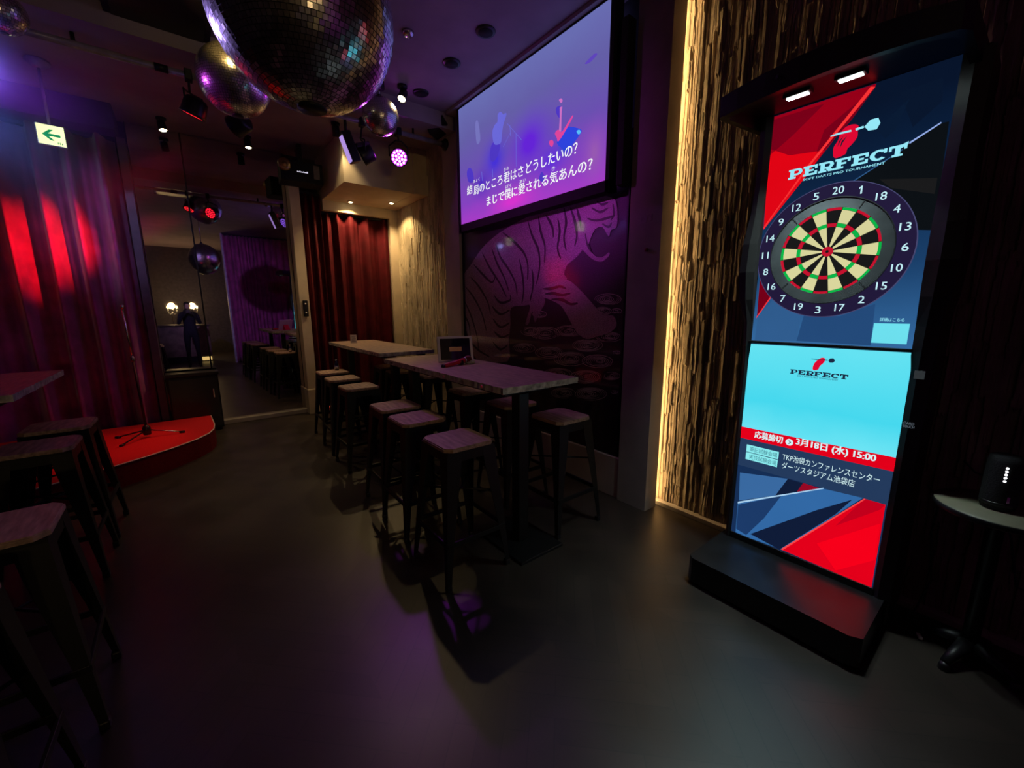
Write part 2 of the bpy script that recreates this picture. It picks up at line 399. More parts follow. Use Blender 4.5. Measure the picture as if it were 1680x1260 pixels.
e = empty('microphone_stand', (-0.46, 5.44, 0.20), 'thin black microphone stand with tripod feet on the red stage', 'microphone stand')
MB().tube([(0, 0, .07), (-.012, 0, .80)], .011, 10).build('lower_tube', BLACK, e)
MB().tube([(-.012, 0, .78), (-.025, 0, 1.30)], .007, 10).build('upper_tube', CHROME, e)
MB().lathe([(.014, -.02), (.017, -.015), (.017, .02), (.012, .03)], 16, mx=T(-.012, 0, .80)).build('clutch', CHROME, e)
MB().lathe([(.028, 0), (.034, .01), (.034, .07), (.022, .095), (.012, .1)], 16, mx=T(0, 0, .03)).build('hub', BLACKP, e)
for a in (-5, 148, 232):
    c, s = math.cos(math.radians(a)), math.sin(math.radians(a))
    l = MB().tube([(c * .03, s * .03, .075), (c * .27, s * .27, .014)], .007, 8).build('leg', CHROME if a == -5 else BLACK, e)  # one leg in chrome: its highlight is put into the material
    MB().tube([(c * .255, s * .255, .014), (c * .30, s * .30, .012)], .012, 8).build('rubber_foot', BLACKP, l)
MB().tube([(-.025, 0, 1.29), (-.02, -.01, 1.325)], .012, 10).build('thread_cap', CHROME, e)

e = empty('equipment_cabinet', (0.02, 6.25, 0), 'black equipment cabinet between the stage corner and the mirror', 'cabinet')
MB().box(-.30, .19, -.11, .10, 0.03, .70, .008).build('body', BLACK, e)
MB().box(-.31, .20, -.12, .11, .70, .735, .006).build('top_panel', SATIN, e)
d = MB().box(-.285, .175, -.122, -.11, .06, .67, .004).build('door', SATIN, e)
MB().box(.12, .135, -.142, -.122, .42, .53, .004).build('handle', CHROME, d)
for x in (-.26, .15):
    for y in (-.08, .07):
        MB().lathe([(.02, 0), (.022, .03)], 12, mx=T(x, y, 0)).build('foot', BLACKP, e)

# ------------------------------------------------------------------ stools
def bar_stool(loc, label):
    e = empty('bar_stool', loc, label, 'stool', 'bar stools at the high tables')
    def oct_(h, c): return [(-h + c, -h), (h - c, -h), (h, -h + c), (h, h - c), (h - c, h), (-h + c, h), (-h, h - c), (-h, -h + c)]
    bm = bmesh.new(); P = oct_(.155, .035)
    vs = [bm.verts.new((x, y, .742)) for x, y in P]; f = bm.faces.new(vs)
    r = bmesh.ops.extrude_face_region(bm, geom=[f])
    for v in r['geom']:
        if isinstance(v, bmesh.types.BMVert): v.co.z = .763
    bmesh.ops.bevel(bm, geom=[x for x in bm.edges if abs(x.verts[0].co.z - .763) < 1e-4 and abs(x.verts[1].co.z - .763) < 1e-4], offset=.005, segments=2, affect='EDGES')
    bmesh.ops.recalc_face_normals(bm, faces=bm.faces[:])
    MB().bm(bm).build('seat', SEATW, e)
    ap = MB()
    for (x0, x1, y0, y1) in ((-.15, .15, -.15, -.146), (-.15, .15, .146, .15), (-.15, -.146, -.15, .15), (.146, .15, -.15, .15)):
        ap.box(x0, x1, y0, y1, .685, .742)
    ap.build('apron', BLACK, e)
    for sx in (-1, 1):
        for sy in (-1, 1):
            mb = MB()
            def corner(z, w, off):                               # folded sheet leg, an L in plan
                c = off; t = .004
                return [(sx * c, sy * c), (sx * (c - w), sy * c), (sx * (c - w), sy * (c - t)), (sx * (c - t), sy * (c - t)), (sx * (c - t), sy * (c - w)), (sx * c, sy * (c - w))]
            rings = [(.742, .085, .149), (.62, .078, .158), (.30, .045, .185), (.03, .026, .207)]
            vs = []; fs = []
            for z, w, off in rings: vs += [(x, y, z) for x, y in corner(z, w, off)]
            for i in range(len(rings) - 1):
                for k in range(6):
                    a, b = i * 6 + k, i * 6 + (k + 1) % 6; fs.append([a, b, b + 6, a + 6] if sx * sy > 0 else [a, a + 6, b + 6, b])
            fs.append([0, 1, 2, 3, 4, 5]); fs.append([18, 19, 20, 21, 22, 23])
            mb.add(vs, fs)
            l = mb.build('leg', BLACK, e)
            MB().box(sx * .178, sx * .210, sy * .178, sy * .210, 0, .034, .006).build('rubber_foot', BLACKP, l)
    for k in range(4):
        mb = MB(); mx = T(rz=k * math.pi / 2)
        mb.box(-.188, .188, -.192, -.180, .235, .262, .002, mx=mx)
        mb.build('stretcher', BLACK, e)
    MB().tube([(-.165, -.165, .45), (.165, .165, .45)], .006, 6).tube([(-.165, .165, .462), (.165, -.165, .462)], .006, 6).build('cross_brace', BLACK, e)
    return e
LAB = 'black bar stool, '
stools = [
    (1.12, 1.93, 'aisle side of the table with the tablet, first before its end'),
    (1.14, 2.50, 'aisle side of the table with the tablet, second from its end'),
    (1.165, 2.93, 'aisle side of the table with the tablet, third from its end'),
    (1.20, 3.90, 'aisle side of the far table, closest to the tablet table'),
    (1.22, 4.48, 'aisle side of the far table, middle of three'),
    (1.26, 5.02, 'aisle side of the far table, last before the gathered curtain'),
    (1.93, 1.93, 'wall side of the tablet table, under the mural swirls by its end'),
    (1.92, 2.46, 'wall side of the tablet table, second from its end'),
    (2.00 - .07, 3.08, 'wall side of the tablet table, half hidden by the table post'),
    (2.07, 4.08, 'wall side of the far table, directly behind the tablet table'),
    (1.93, 4.58, 'wall side of the far table, middle of three'),
    (1.97, 5.08, 'wall side of the far table, last before the wine curtain'),
    (-0.72, 3.76, 'by the stage step, end of the small table under the exit sign'),
    (-0.72, 3.24, 'beside the small table, second from the stage step'),
    (-0.60, 2.06, 'standing alone in the dark, seat cut by the picture edge'),
    (-0.64, 1.52, 'deep in the dark, only a seat corner showing at the picture edge'),
]
for i, (x, y, lab) in enumerate(stools):
    if i == 0: stool0 = bar_stool((x, y, 0), LAB + lab)
    else: dup(stool0, (x, y, 0), LAB + lab, rnd.uniform(-.03, .03))

# ------------------------------------------------------------------ high tables
def high_table(loc, w, l, label, posts, H=1.045):
    e = empty('bar_table', loc, label, 'table', 'high bar tables')
    bm = bmesh.new(); n = 40; t = .038
    # slab with uneven sawn edges
    ring = []
    def edge(p, q, k):
        for i in range(k):
            u = i / k; ring.append((p[0] + (q[0] - p[0]) * u + rnd.uniform(-.004, .004), p[1] + (q[1] - p[1]) * u + rnd.uniform(-.004, .004)))
    a, b = w / 2, l / 2
    edge((-a, -b), (a, -b), 24); edge((a, -b), (a, b), 60); edge((a, b), (-a, b), 24); edge((-a, b), (-a, -b), 60)
    tp = MB(); m = len(ring)
    vs = [(x, y, H) for x, y in ring] + [(x * (1 - .004 * rnd.random()), y * (1 - .004 * rnd.random()), H - t * .5) for x, y in ring] + [(x * .995, y * .995, H - t) for x, y in ring]
    tp.add(vs, [list(range(m))], 0); tp.add(vs, [list(range(2 * m, 3 * m))[::-1]], 0)
    tp.add(vs, [[k + m, (k + 1) % m + m, (k + 1) % m, k] for k in range(m)] + [[k + 2 * m, (k + 1) % m + 2 * m, (k + 1) % m + m, k + m] for k in range(m)], 1)
    tp.build('tabletop', [WOOD, EDGEW], e)
    bt = MB()
    for s in (-1, 1):
        bt.box(s * (a - .09) - .02, s * (a - .09) + .02, -b + .08, b - .08, H - t - .03, H - t - .001)
    bt.build('under_batten', BLACK, e)
    PX = -.09
    for y in posts:
        c = MB().box(PX - .038, PX + .038, y - .038, y + .038, .02, H - t - .03, .004).build('leg', BLACK, e)
        MB().box(PX - .16, PX + .16, y - .08, y + .08, H - t - .012, H - t - .001).build('mounting_plate', BLACK, c)
        MB().box(PX - .17, PX + .17, y - .22, y + .22, 0, .018, .004).build('base_plate', BLACK, e)
    for k in range(4):
        y = -b + .2 + k * (l - .4) / 3
        tg = MB().box(-a - .004, -a + .001, y, y + .022, H - t * .72, H - t * .3, .001).build('edge_clip', CHROME, e)
    return e
t1 = high_table((1.625, 2.66, 0), .60, 1.78, 'long high wooden table holding the white tablet, rough pale end', (-.78, .72))
t2 = high_table((1.76, 4.93, 0), .60, 1.88, 'high wooden table by the wine curtain, lit by the soffit lamps', (-.78, .72))
t3 = high_table((-1.06, 3.84, 0), .58, 1.16, 'small high wooden table cut by the picture edge, near the exit sign', (0.0,))
TT = 1.045

# tablet, microphone, towel, cards, bottle
e = empty('tablet', (1.675, 2.87, TT), 'white framed tablet propped upright on the high table', 'tablet', rz=math.radians(-20))
mx = T(0, 0, 0.006, rx=math.radians(-18))
MB().box(-.145, .145, -.006, .006, 0, .215, .006, mx=mx).build('case', WHITEP, e)
MB().box(-.122, .122, -.0075, -.0058, .022, .196, mx=mx).build('screen', mat('tablet_glass', (0.006, 0.006, 0.006), 0.05, coat=1.0), e)
MB().prism([(0, 0), (.10, 0), (.012, .13)], -.05, .05, mx=T(0, 0.012, 0.0) @ Matrix(((0, 0, 1, 0), (1, 0, 0, 0), (0, 1, 0, 0), (0, 0, 0, 1)))).build('kickstand', REDP, e)
e = empty('microphone', (1.60, 2.74, TT + .024), 'glossy red handheld microphone lying across the front of the tablet', 'microphone', rz=math.radians(14))
rx = Matrix.Rotation(math.radians(84), 4, 'Y')
MB().lathe([(.013, -.13), (.016, -.125), (.018, 0), (.022, .07), (.019, .082)], 20, mx=rx).build('handle', REDP, e)
MB().lathe([(.013, -.150), (.015, -.147), (.015, -.13), (.012, -.129)], 18, mx=rx).build('end_cap', BLACKP, e)
MB().lathe([(.019, .082), (.025, .088), (.025, .094), (.020, .097)], 20, mx=rx).build('collar', CHROME, e)
MB().lathe([(.020, .097), (.028, .108), (.030, .125), (.027, .142), (.016, .156), (.004, .16)], 20, mx=rx).build('grille', mat('dark_red_mesh', (0.12, 0.01, 0.015), 0.6, 0.5, var=.6, scale=300), e)
MB().lathe([(.004, 0), (.022, .004), (.026, .02), (.023, .035), (.016, .04)], 12, mx=T(.045, .0, -.024)).build('rest', BLACKP, e)
bm = bmesh.new(); bmesh.ops.create_icosphere(bm, subdivisions=4, radius=1)
for v in bm.verts:
    f = 1 + .16 * math.sin(9 * v.co.x + 5 * v.co.z) * math.cos(7 * v.co.y)
    v.co = Vector((v.co.x * .045 * f, v.co.y * .032 * f, max(0, (v.co.z + .75)) * .02 * f))
tag(MB().bm(bm, sm=True).build('cloth', mat('grey_cleaning_cloth', (.42, .40, .40), .95, scale=40, bump=.4)), 'crumpled pale grey cloth beneath the red microphone head', 'cloth').location = (1.74, 2.77, TT + .0005)
def tent_card(loc, rz, label, w=.075, h=.11):
    e = empty('table_card', loc, label, 'card', 'table cards', rz)
    a = math.atan2(.03, h)
    MB().box(-w / 2, w / 2, -.001, .001, 0, h, mx=T(0, -.028, 0, rx=-a)).build('front_leaf', mat('card_white', (.62, .55, .48), .7, var=.05), e)
    MB().box(-w / 2, w / 2, -.001, .001, 0, h, mx=T(0, .028, 0, rx=a)).build('back_leaf', MATS['card_white'], e)
    mb = MB()
    for k in range(5): mb.box(-w * .34, w * (.34 - .12 * (k % 2)), -.0022, -.001, h * (.2 + .14 * k), h * (.26 + .14 * k), mx=T(0, -.028, 0, rx=-a))
    mb.build('printed_line', mat('grey_print', (.16, .14, .13), .7), e)
    return e
tent_card((1.66, 5.45, TT), math.radians(-12), 'white folded card standing on the far table before the curtain')
tent_card((-1.12, 4.30, TT), math.radians(10), 'pale folded card on the small table, cut by the picture edge', .10, .12)
e = empty('glass_bottle', (1.33, 5.09, .7635), 'small dark glass bottle with bright glints standing on the last aisle stool', 'bottle')
MB().lathe([(.022, 0), (.026, .004), (.026, .07), (.012, .092), (.011, .115)], 18).build('body', mat('dark_glass', (.02, .02, .06), .05, coat=1.0), e)
MB().lathe([(.0125, .115), (.0125, .128)], 14).build('cap', CHROME, e)
MB().lathe([(.0264, .018), (.0264, .055)], 18).build('label_band', mat('silver_label', (.6, .6, .8), .2, .8, var=.6, scale=90), e)

# ------------------------------------------------------------------ pipe, mirror balls, stage lights
PY, PZ = 4.36, 3.275
e = empty('lighting_pipe', (0, PY, PZ), 'long pale steel lighting pipe slung beneath the ceiling beam', 'pipe')
MB().tube([(X_LEFT + .02, 0, 0), (0.05, 0, 0)], .024, 14).tube([(0.07, 0, 0), (2.45, 0, 0)], .024, 14).build('tube', STEEL, e)
MB().tube([(0.02, 0, 0), (0.10, 0, 0)], .027, 14).build('coupling', BLACK, e)
MB().lathe([(.06, 0), (.06, .02), (.035, .03), (.03, .06)], 18, mx=T(2.489, 0, 0, ry=-math.pi / 2)).build('wall_flange', BLACK, e)
for x in (-1.6, -.4, 1.2, 2.1): MB().tube([(x, 0, .0), (x, 0, .074)], .012, 8).build('hanger', BLACK, e)

def mirror_ball(loc, r, tile, label, seed, rod_to=CEIL_Z, warm=False, tilt=0.02, tm=None):
    g = random.Random(seed)
    e = empty('mirror_ball', loc, label, 'mirror ball', 'mirror balls under the ceiling')
    rows = max(18, int(math.pi * r / tile)); mb = MB()
    for i in range(rows):
        t0, t1 = math.pi * (i + .06) / rows, math.pi * (i + .94) / rows
        cols = max(4, int(2 * math.pi * r * math.sin((t0 + t1) / 2) / tile)); off = g.random()
        for k in range(cols):
            p0, p1 = 2 * math.pi * (k + .06 + off) / cols, 2 * math.pi * (k + .94 + off) / cols
            q = [Vector((math.sin(t) * math.cos(p), math.sin(t) * math.sin(p), math.cos(t))) * r for t, p in ((t0, p0), (t1, p0), (t1, p1), (t0, p1))]
            c = sum(q, Vector()) / 4
            rot = Euler((g.gauss(0, tilt), g.gauss(0, tilt), g.gauss(0, tilt))).to_matrix()
            mb.add([c * 1.004 + rot @ (v - c) for v in q], [[0, 1, 2, 3]])
    mb.build('mosaic_tile', tm or mat('mirror_tile', (.80, .77, .80), .25, .95, var=.06, scale=30), e)
    bm = bmesh.new(); bmesh.ops.create_uvsphere(bm, u_segments=40, v_segments=24, radius=r * .985)
    MB().bm(bm, sm=True).build('core', mat('ball_core', (.03, .03, .032), .6), e)
    MB().lathe([(r * .16, -r * 1.012), (r * .17, -r * .985), (r * .10, -r * .97)], 24).build('pole_cap', BLACK, e)
    MB().lathe([(r * .13, r * .985), (r * .13, r * 1.02), (.018, r * 1.04), (.018, r * 1.12)], 20).build('top_cap', BLACK, e)
    if rod_to - loc[2] > r * 1.13: MB().tube([(0, 0, r * 1.1), (0, 0, rod_to - loc[2] - .04)], .006, 8).build('rod', CHROME, e)
    if rod_to - loc[2] > r * 1.13: MB().lathe([(.05, rod_to - loc[2] - .06), (.05, rod_to - loc[2] - .001)], 20).build('motor', BLACK, e)
    return e
mirror_ball((.46, 1.80, 2.53), .31, .0165, 'big mirror ball hanging close overhead, bright blue-white rim', 1, tm=mat('bright_mirror_tile', (.70, .68, .70), .21, 1.0, var=.3, scale=45), tilt=.03)
mirror_ball((.475, 3.95, 3.15), .235, .0165, 'mirror ball glowing gold above and magenta beneath, beside the big one', 2)
mirror_ball((1.60, 3.98, 3.21), .160, .0145, 'small mirror ball by the magenta stage light and the screen', 3)
mirror_ball((-.665, 4.06, 3.225), .115, .0155, 'mirror ball cut by the upper picture corner over the exit sign', 4)

def par_light(loc, target, col, power, label, face=6.0, angle=50, r=.085, n=2, blend=.6, pipe=True, lampsize=.05):
    e = empty('stage_light', loc, label, 'stage light', 'stage lights on the pipe')
    q = (Vector(target) - Vector(loc)).to_track_quat('-Z', 'Y').to_matrix().to_4x4()
    MB().lathe([(r * .7, .13), (r * .92, .11), (r, .02), (r * 1.06, 0), (r * .98, -.006), (r * .93, .012)], 28, mx=q).build('housing', BLACKP, e)
    lens = MB()
    for ring, cnt in ((0, 1), (.38, 6), (.74, 12)):
        for k in range(cnt):
            a = 2 * math.pi * k / cnt + ring
            lens.lathe([(r * .15, .006), (r * .12, -.001)], 10, mx=q @ T(r * ring * math.cos(a), r * ring * math.sin(a), 0))
    lens.build('led_lens', glow('lens_%s' % label[:9], col, face), e)
    MB().lathe([(r * .9, .014), (r * .9, .018)], 24, mx=q).build('reflector_plate', BLACKP, e)
    yk = MB(); R3 = q.to_3x3(); side = (R3 @ Vector((1, 0, 0))); side.z = 0; side.normalize()
    top = Vector((0, 0, .16))
    for s in (-1, 1):
        b0 = side * s * (r * 1.1) + R3 @ Vector((0, 0, .06))
        yk.tube([b0, b0 + Vector((0, 0, .10)), top + side * s * .03, top], .007, 6)
    yk.build('yoke', BLACK, e)
    if pipe:
        dz = PZ - loc[2]; dy = PY - loc[1]
        MB().tube([top, (0, dy, dz - .02)], .009, 8).box(-.025, .025, dy - .04, dy + .04, dz - .04, dz + .035, .006).build('clamp', BLACK, e)
    d = (Vector(target) - Vector(loc)).normalized()
    if power: lamp('stage_lamp', 'SPOT', d * .03, power, col, e, target=d * 2, size=lampsize, angle=angle, blend=blend)
    return e
par_light((-.98, PY, 2.96), (.80, -1.0, 1.9), (.42, .30, 1.0), W_BLUE, 'blue stage light at the picture edge above the small table', 8, 42, blend=.8)
par_light((1.93, PY, 3.03), (.55, .4, 1.3), (.62, .05, 1.0), W_MAGENTA, 'glaring magenta stage light on the pipe beside the screen', 30, 80)
par_light((.50, 4.44, 3.00), (-1.12, 6.25, 2.10), (1.0, .01, .03), W_RED, 'red stage light beneath the gold and magenta ball, aimed at the curtain', 3, 22, blend=1.0)
par_light((.22, 4.44, 3.02), (-.75, 5.25, .2), (1.0, .02, .03), 70, 'second red stage light on the pipe, aimed down at the red stage', 1.5, 30, blend=.8)  # extra red lamp, put in to brighten the carpet
par_light((1.56, 4.42, 2.98), (-1.5, 6.2, 1.2), (.30, .12, 1.0), W_VIOLET, 'dark stage light with violet lens facing the mirror, hung from the pipe', 1.2, 40)

par_light((-1.40, PY, 2.95), (2.5, 2.98, 2.62), (.66, .06, 1.0), 450, 'magenta stage light beyond the picture edge, washing the tiger mural', 8, 34, blend=1.0)
par_light((-2.0, PY, 2.98), (-2.0, 6.2, 1.25), (.20, .16, 1.0), 22, 'violet stage light beyond the picture edge, washing the plum curtain', 6, 34, blend=1.0)
e = empty('bar_fixture', (1.40, PY, 3.10), 'slanted black fixture hanging from the pipe, violet light painted along its edge', 'stage light')
q = T(0, 0, 0, ry=math.radians(-20))
MB().box(-.045, .045, -.05, .05, -.22, .05, .008, mx=q).build('housing', BLACKP, e)
MB().box(-.05, -.045, -.045, .045, -.21, .02, mx=q).build('violet_lit_edge', glow('violet_edge', (.55, .35, .95), .8), e)  # edge glows in place of violet light falling on the fixture
MB().tube([(0, 0, .04), (0, 0, .165)], .014, 8).build('clamp', BLACK, e)
MB().box(.06, .20, -.03, .03, -.10, -.06, .006, mx=q).build('shutter_arm', BLACKP, e)

# ceiling spots, downlights and other ceiling fittings
def ceiling_spot(loc, aim, label, power, col=(1, .72, .34), zc=CEIL_Z, angle=75):
    e = empty('ceiling_spotlight', (loc[0], loc[1], zc), label, 'spotlight', 'ceiling spotlights')
    MB().lathe([(.045, -.022), (.045, -.001)], 20).build('mount', BLACK, e)
    MB().tube([(0, 0, -.02), (0, 0, -.06)], .010, 8).build('stem', BLACK, e)
    q = T(0, 0, -.085) @ (Vector(aim) - Vector((loc[0], loc[1], zc - .085))).to_track_quat('-Z', 'Y').to_matrix().to_4x4()
    MB().lathe([(.030, .055), (.036, .05), (.040, -.05), (.036, -.052), (.034, -.03)], 20, mx=q).build('shade', BLACKP, e)
    MB().lathe([(.033, -.040), (.020, -.044)], 20, mx=q).build('bulb', glow('warm_bulb', (1, .78, .42), 22), e)
    d = (Vector(aim) - Vector((loc[0], loc[1], zc - .085))).normalized()
    lamp('spot_lamp', 'SPOT', Vector((0, 0, -.085)) + d * .06, power, col, e, target=Vector((0, 0, -.085)) + d * 2, size=.03, angle=angle, blend=.7)
    return e
ceiling_spot((.02, 6.10), (.45, 4.9, 0.0), 'ceiling spotlight over the stage corner before the mirror', W_WARM, angle=55)
ceiling_spot((.80, 6.10), (.95, 5.4, 0.0), 'ceiling spotlight before the mirror, above its middle', W_WARM, angle=60)
ceiling_spot((1.53, 5.10), (1.66, 5.4, 2.6), 'ceiling spotlight grazing the cream soffit beside the black speaker', W_WARM * .35)
ceiling_spot((1.80, 3.92), (1.2, 3.4, 2.2), 'black ceiling spotlight hanging above the small mirror ball', W_WARM * .6)
for x, y, lab in ((1.98, 2.83, 'closest to the screen top edge'), (1.98, 3.33, 'middle of the three'), (1.99, 3.93, 'beside the hanging spotlight')):
    e = empty('recessed_downlight', (x, y, CEIL_Z), 'unlit black round downlight in the violet ceiling, ' + lab, 'downlight', 'unlit ceiling downlights')
    MB().lathe([(.070, -.012), (.075, -.006), (.075, -.001)], 28).build('trim_ring', BLACKP, e)
    MB().lathe([(.055, -.014), (.055, -.010)], 24).build('baffle', MATT, e)
ceiling_spot((.36, 3.30), (.46, 3.93, 3.2), 'added ceiling spotlight that turns the mirror ball top gold', W_WARM * .9, (1, .62, .16), angle=36)  # added lamp that gilds the top of the ball
e = empty('smoke_detector', (1.53, 3.19, CEIL_Z), 'small white ceiling sensor with glints above the big mirror ball', 'sensor')
MB().lathe([(.025, -.03), (.04, -.02), (.045, -.001)], 20).build('body', CHROME, e)
MB().lathe([(.008, -.042), (.010, -.03)], 12).build('sensor_tip', WHITEP, e)
e = empty('ceiling_panel_unit', (.08, 3.72, CEIL_Z), 'large black rectangular unit on the ceiling behind the big mirror ball', 'ceiling unit')
MB().box(-.29, .29, -.55, .55, -.055, -.001, .006).build('casing', MATT, e)
MB().box(-.25, .25, -.50, .50, -.060, -.055).build('grille', BLACKP, e)
for x, y, lab in ((1.965, 6.13, 'nearer the gathered curtain'), (2.44, 5.85, 'nearer the pale stone')):
    e = empty('recessed_lamp', (x, y, 2.949), 'lit warm recessed lamp under the cream soffit, ' + lab, 'downlight', 'lit soffit lamps')
    MB().lathe([(.030, -.012), (.042, -.008), (.042, -.001)], 24).build('trim_ring', CREAM, e)
    MB().lathe([(.022, -.016), (.026, -.011)], 20).build('bulb', glow('warm_bulb', (1, .78, .42), 22), e)
    lamp('soffit_lamp', 'SPOT', (0, 0, -.03), W_SOFFIT, (1, .68, .30), e, target=(0, .1, -2), size=.02, angle=130, blend=.5)

# exit sign on its drop rod
e = empty('exit_sign', (-.73, 5.38, 2.93), 'lit green arrow exit sign hanging from a ceiling rod beside the curtain', 'exit sign', rz=math.radians(6))
MB().box(-.085, .085, -.022, .022, -.082, .082, .005).build('housing', mat('grey_housing', (.35, .35, .36), .5), e)
MB().box(-.079, .079, -.0255, -.022, -.076, .076).box(-.079, .079, .022, .0255, -.076, .076).build('lit_face', glow('sign_face', (.80, .92, .55), 1.9), e)
GREEN = glow('sign_green', (.0, .32, .14), 1.0)
mx = T(0, -.0262, 0, rx=math.pi / 2)
a = MB()
for k in ((1, mx), (-1, T(0, .0262, 0, rx=math.pi / 2))):
    a.prism([(x * .56, y * .56) for x, y in [(-.095, 0), (-.015, .075), (.030, .075), (-.030, .018), (.095, .018), (.095, -.018), (-.030, -.018), (.030, -.075), (-.015, -.075)]], -.0006, .0006, mx=k[1])
a.build('arrow', GREEN, e)
fx = MB()
fx.box(.030, .036, -.0268, -.0256, -.066, -.048).box(.042, .048, -.0268, -.0256, -.066, -.048).box(.054, .060, -.0268, -.0256, -.066, -.052)
fx.build('small_print', GREEN, e)
MB().tube([(0, 0, .08), (0, 0, .53)], .011, 10).build('rod', STEEL, e)
MB().lathe([(.03, .51), (.075, .55), (.075, .569)], 24).build('canopy', STEEL, e)

# ceiling speaker over the post, little speaker by the screen
e = empty('loudspeaker', (1.33, 6.0, 3.16), 'black horn loudspeaker slung above the cream post', 'speaker', rz=math.radians(-4))
MB().box(-.24, .24, -.12, .16, -.13, .11, .012).build('cabinet', MATT, e)
hn = MB().lathe([(.075, 0), (.068, .018), (.045, .02)], 24, mx=T(-.19, -.122, .045, rx=math.pi / 2)).build('horn_ring', mat('brass', (.55, .40, .18), .3, 1.0), e)
MB().lathe([(.030, .0), (.028, .012), (.012, .022)], 18, mx=T(-.19, -.13, .045, rx=math.pi / 2)).build('tweeter', MATS['brass'], e)
MB().box(.13, .20, -.124, -.12, -.075, .085, .001).build('badge_plate', mat('dark_badge', (.10, .07, .08), .5), e)
MB().box(-.02, .03, -.02, .02, .11, .34).build('bracket', BLACK, e)
mb = MB(); xx = -.055
for k in range(9):
    hgt = (.012, .009, .016, .010, .009, .014, .009, .012, .018)[k]
    mb.box(xx, xx + .010, -.1225, -.1205, -.02, -.02 + hgt); xx += .0135
mb.build('badge_lettering', glow('badge_white', (.8, .75, 1.0), .9), e)
e = empty('small_speaker', (2.35, 4.27, 3.40), 'small black speaker in the ceiling corner beside the screen', 'speaker')
q = T(0, 0, 0, rz=math.radians(35), rx=math.radians(-25))
MB().box(-.09, .09, -.11, .10, -.07, .065, .012, mx=q).build('cabinet', BLACKP, e)
MB().box(-.08, .08, -.114, -.11, -.06, .055, mx=q).build('grille', MATT, e)
MB().tube([(.04, .0, .02), (.139, 0, .05)], .016, 8).build('bracket', BLACK, e)

# ------------------------------------------------------------------ tiger mural behind glass
XM = 2.535
e = empty('mural', (XM, 2.99, .33), 'dark tiger mural with stripes and swirling water beneath the screen', 'mural')
SEQ = mat('mural_ground', (.055, .042, .055), .30, .45, var=.45, scale=160, coat=.6, bump=.25)
SEQ2 = mat('mural_tiger', (.34, .26, .31), .30, .45, var=.55, scale=170, coat=.9, bump=.25)
SEQ3 = mat('mural_stripe', (.030, .018, .028), .40, .0, var=.4, scale=160, coat=.9)
for m_ in (SEQ, SEQ2, SEQ3): m_.node_tree.nodes['Principled BSDF'].inputs['Coat IOR'].default_value = 2.0
SEQ4 = mat('mural_line', (.80, .67, .62), .45, .0, var=.4, scale=120, coat=.6)
SEQ5 = mat('mural_paw', (.42, .35, .36), .32, .4, var=.55, scale=170, coat=.9, bump=.25)
inv = panel_frame(XM, 2.99, .33).inverted()
def mpt(x, y): p = inv @ at_x(720 + x / 2.864, 320 + y / 2.864, XM); return (p.x, p.y)
def put_panel(o): o.matrix_local = frame_rot().to_matrix().to_4x4(); return o
W0, W1, H1 = -1.135, 1.105, 2.35
put_panel(MB().box(W0, W1, 0.002, H1, -.02, 0).build('panel', SEQ, e))
put_panel(MB().box(W0, W0 + .02, 0.002, H1, 0, .014).box(W1 - .012, W1, 0.002, H1, 0, .014).box(W0, W1, .002, .012, 0, .014).build('frame', BLACK, e))
def smooth(poly, closed=True, k=4):
    n = len(poly); out = []
    rng = range(n if closed else n - 1)
    for i in rng:
        p0, p1, p2, p3 = (poly[(i - 1) % n], poly[i], poly[(i + 1) % n], poly[(i + 2) % n]) if closed else (poly[max(i - 1, 0)], poly[i], poly[i + 1], poly[min(i + 2, n - 1)])
        for j in range(k):
            t = j / k
            out.append(tuple(.5 * ((2 * p1[a]) + (-p0[a] + p2[a]) * t + (2 * p0[a] - 5 * p1[a] + 4 * p2[a] - p3[a]) * t * t + (-p0[a] + 3 * p1[a] - 3 * p2[a] + p3[a]) * t ** 3) for a in (0, 1)))
    if not closed: out.append(poly[-1])
    return out
def clampm(pts): return [(min(max(x, W0 + .022), W1 - .014), min(max(y, .014), H1 - .01)) for x, y in pts]
body = [(108, 395), (150, 330), (200, 255), (262, 195), (330, 150), (400, 112), (470, 82), (545, 50), (620, 20), (700, 40), (712, 90), (708, 200), (655, 285), (604, 330), (590, 372), (600, 398), (500, 432), (492, 470), (500, 505), (470, 560), (452, 598), (440, 545), (425, 600), (408, 605), (430, 522), (400, 520), (340, 530), (338, 600), (330, 690), (322, 782), (180, 772), (150, 690), (122, 610), (112, 520)]
put_panel(MB().prism(clampm(smooth([mpt(*p) for p in body], True, 3)), .001, .003).build('tiger_body', SEQ2, e))
arm = [(492, 436), (545, 408), (605, 398), (660, 440), (715, 500), (770, 560), (822, 568), (836, 615), (800, 648), (745, 664), (695, 676), (650, 645), (612, 580), (575, 520), (520, 490), (490, 478)]
put_panel(MB().prism(smooth([mpt(*p) for p in arm], True, 3), .003, .0045).build('tiger_paw', SEQ5, e))
head = [(690, -10), (760, 0), (828, 20), (842, 80), (838, 150), (812, 165), (800, 195), (770, 150), (735, 165), (712, 215), (705, 245), (735, 285), (770, 292), (800, 270), (802, 285), (770, 312), (730, 305), (690, 270), (668, 230), (672, 120)]
put_panel(MB().prism(clampm(smooth([mpt(*p) for p in head], True, 3)), .003, .0055).build('tiger_head', SEQ2, e))
st = MB()
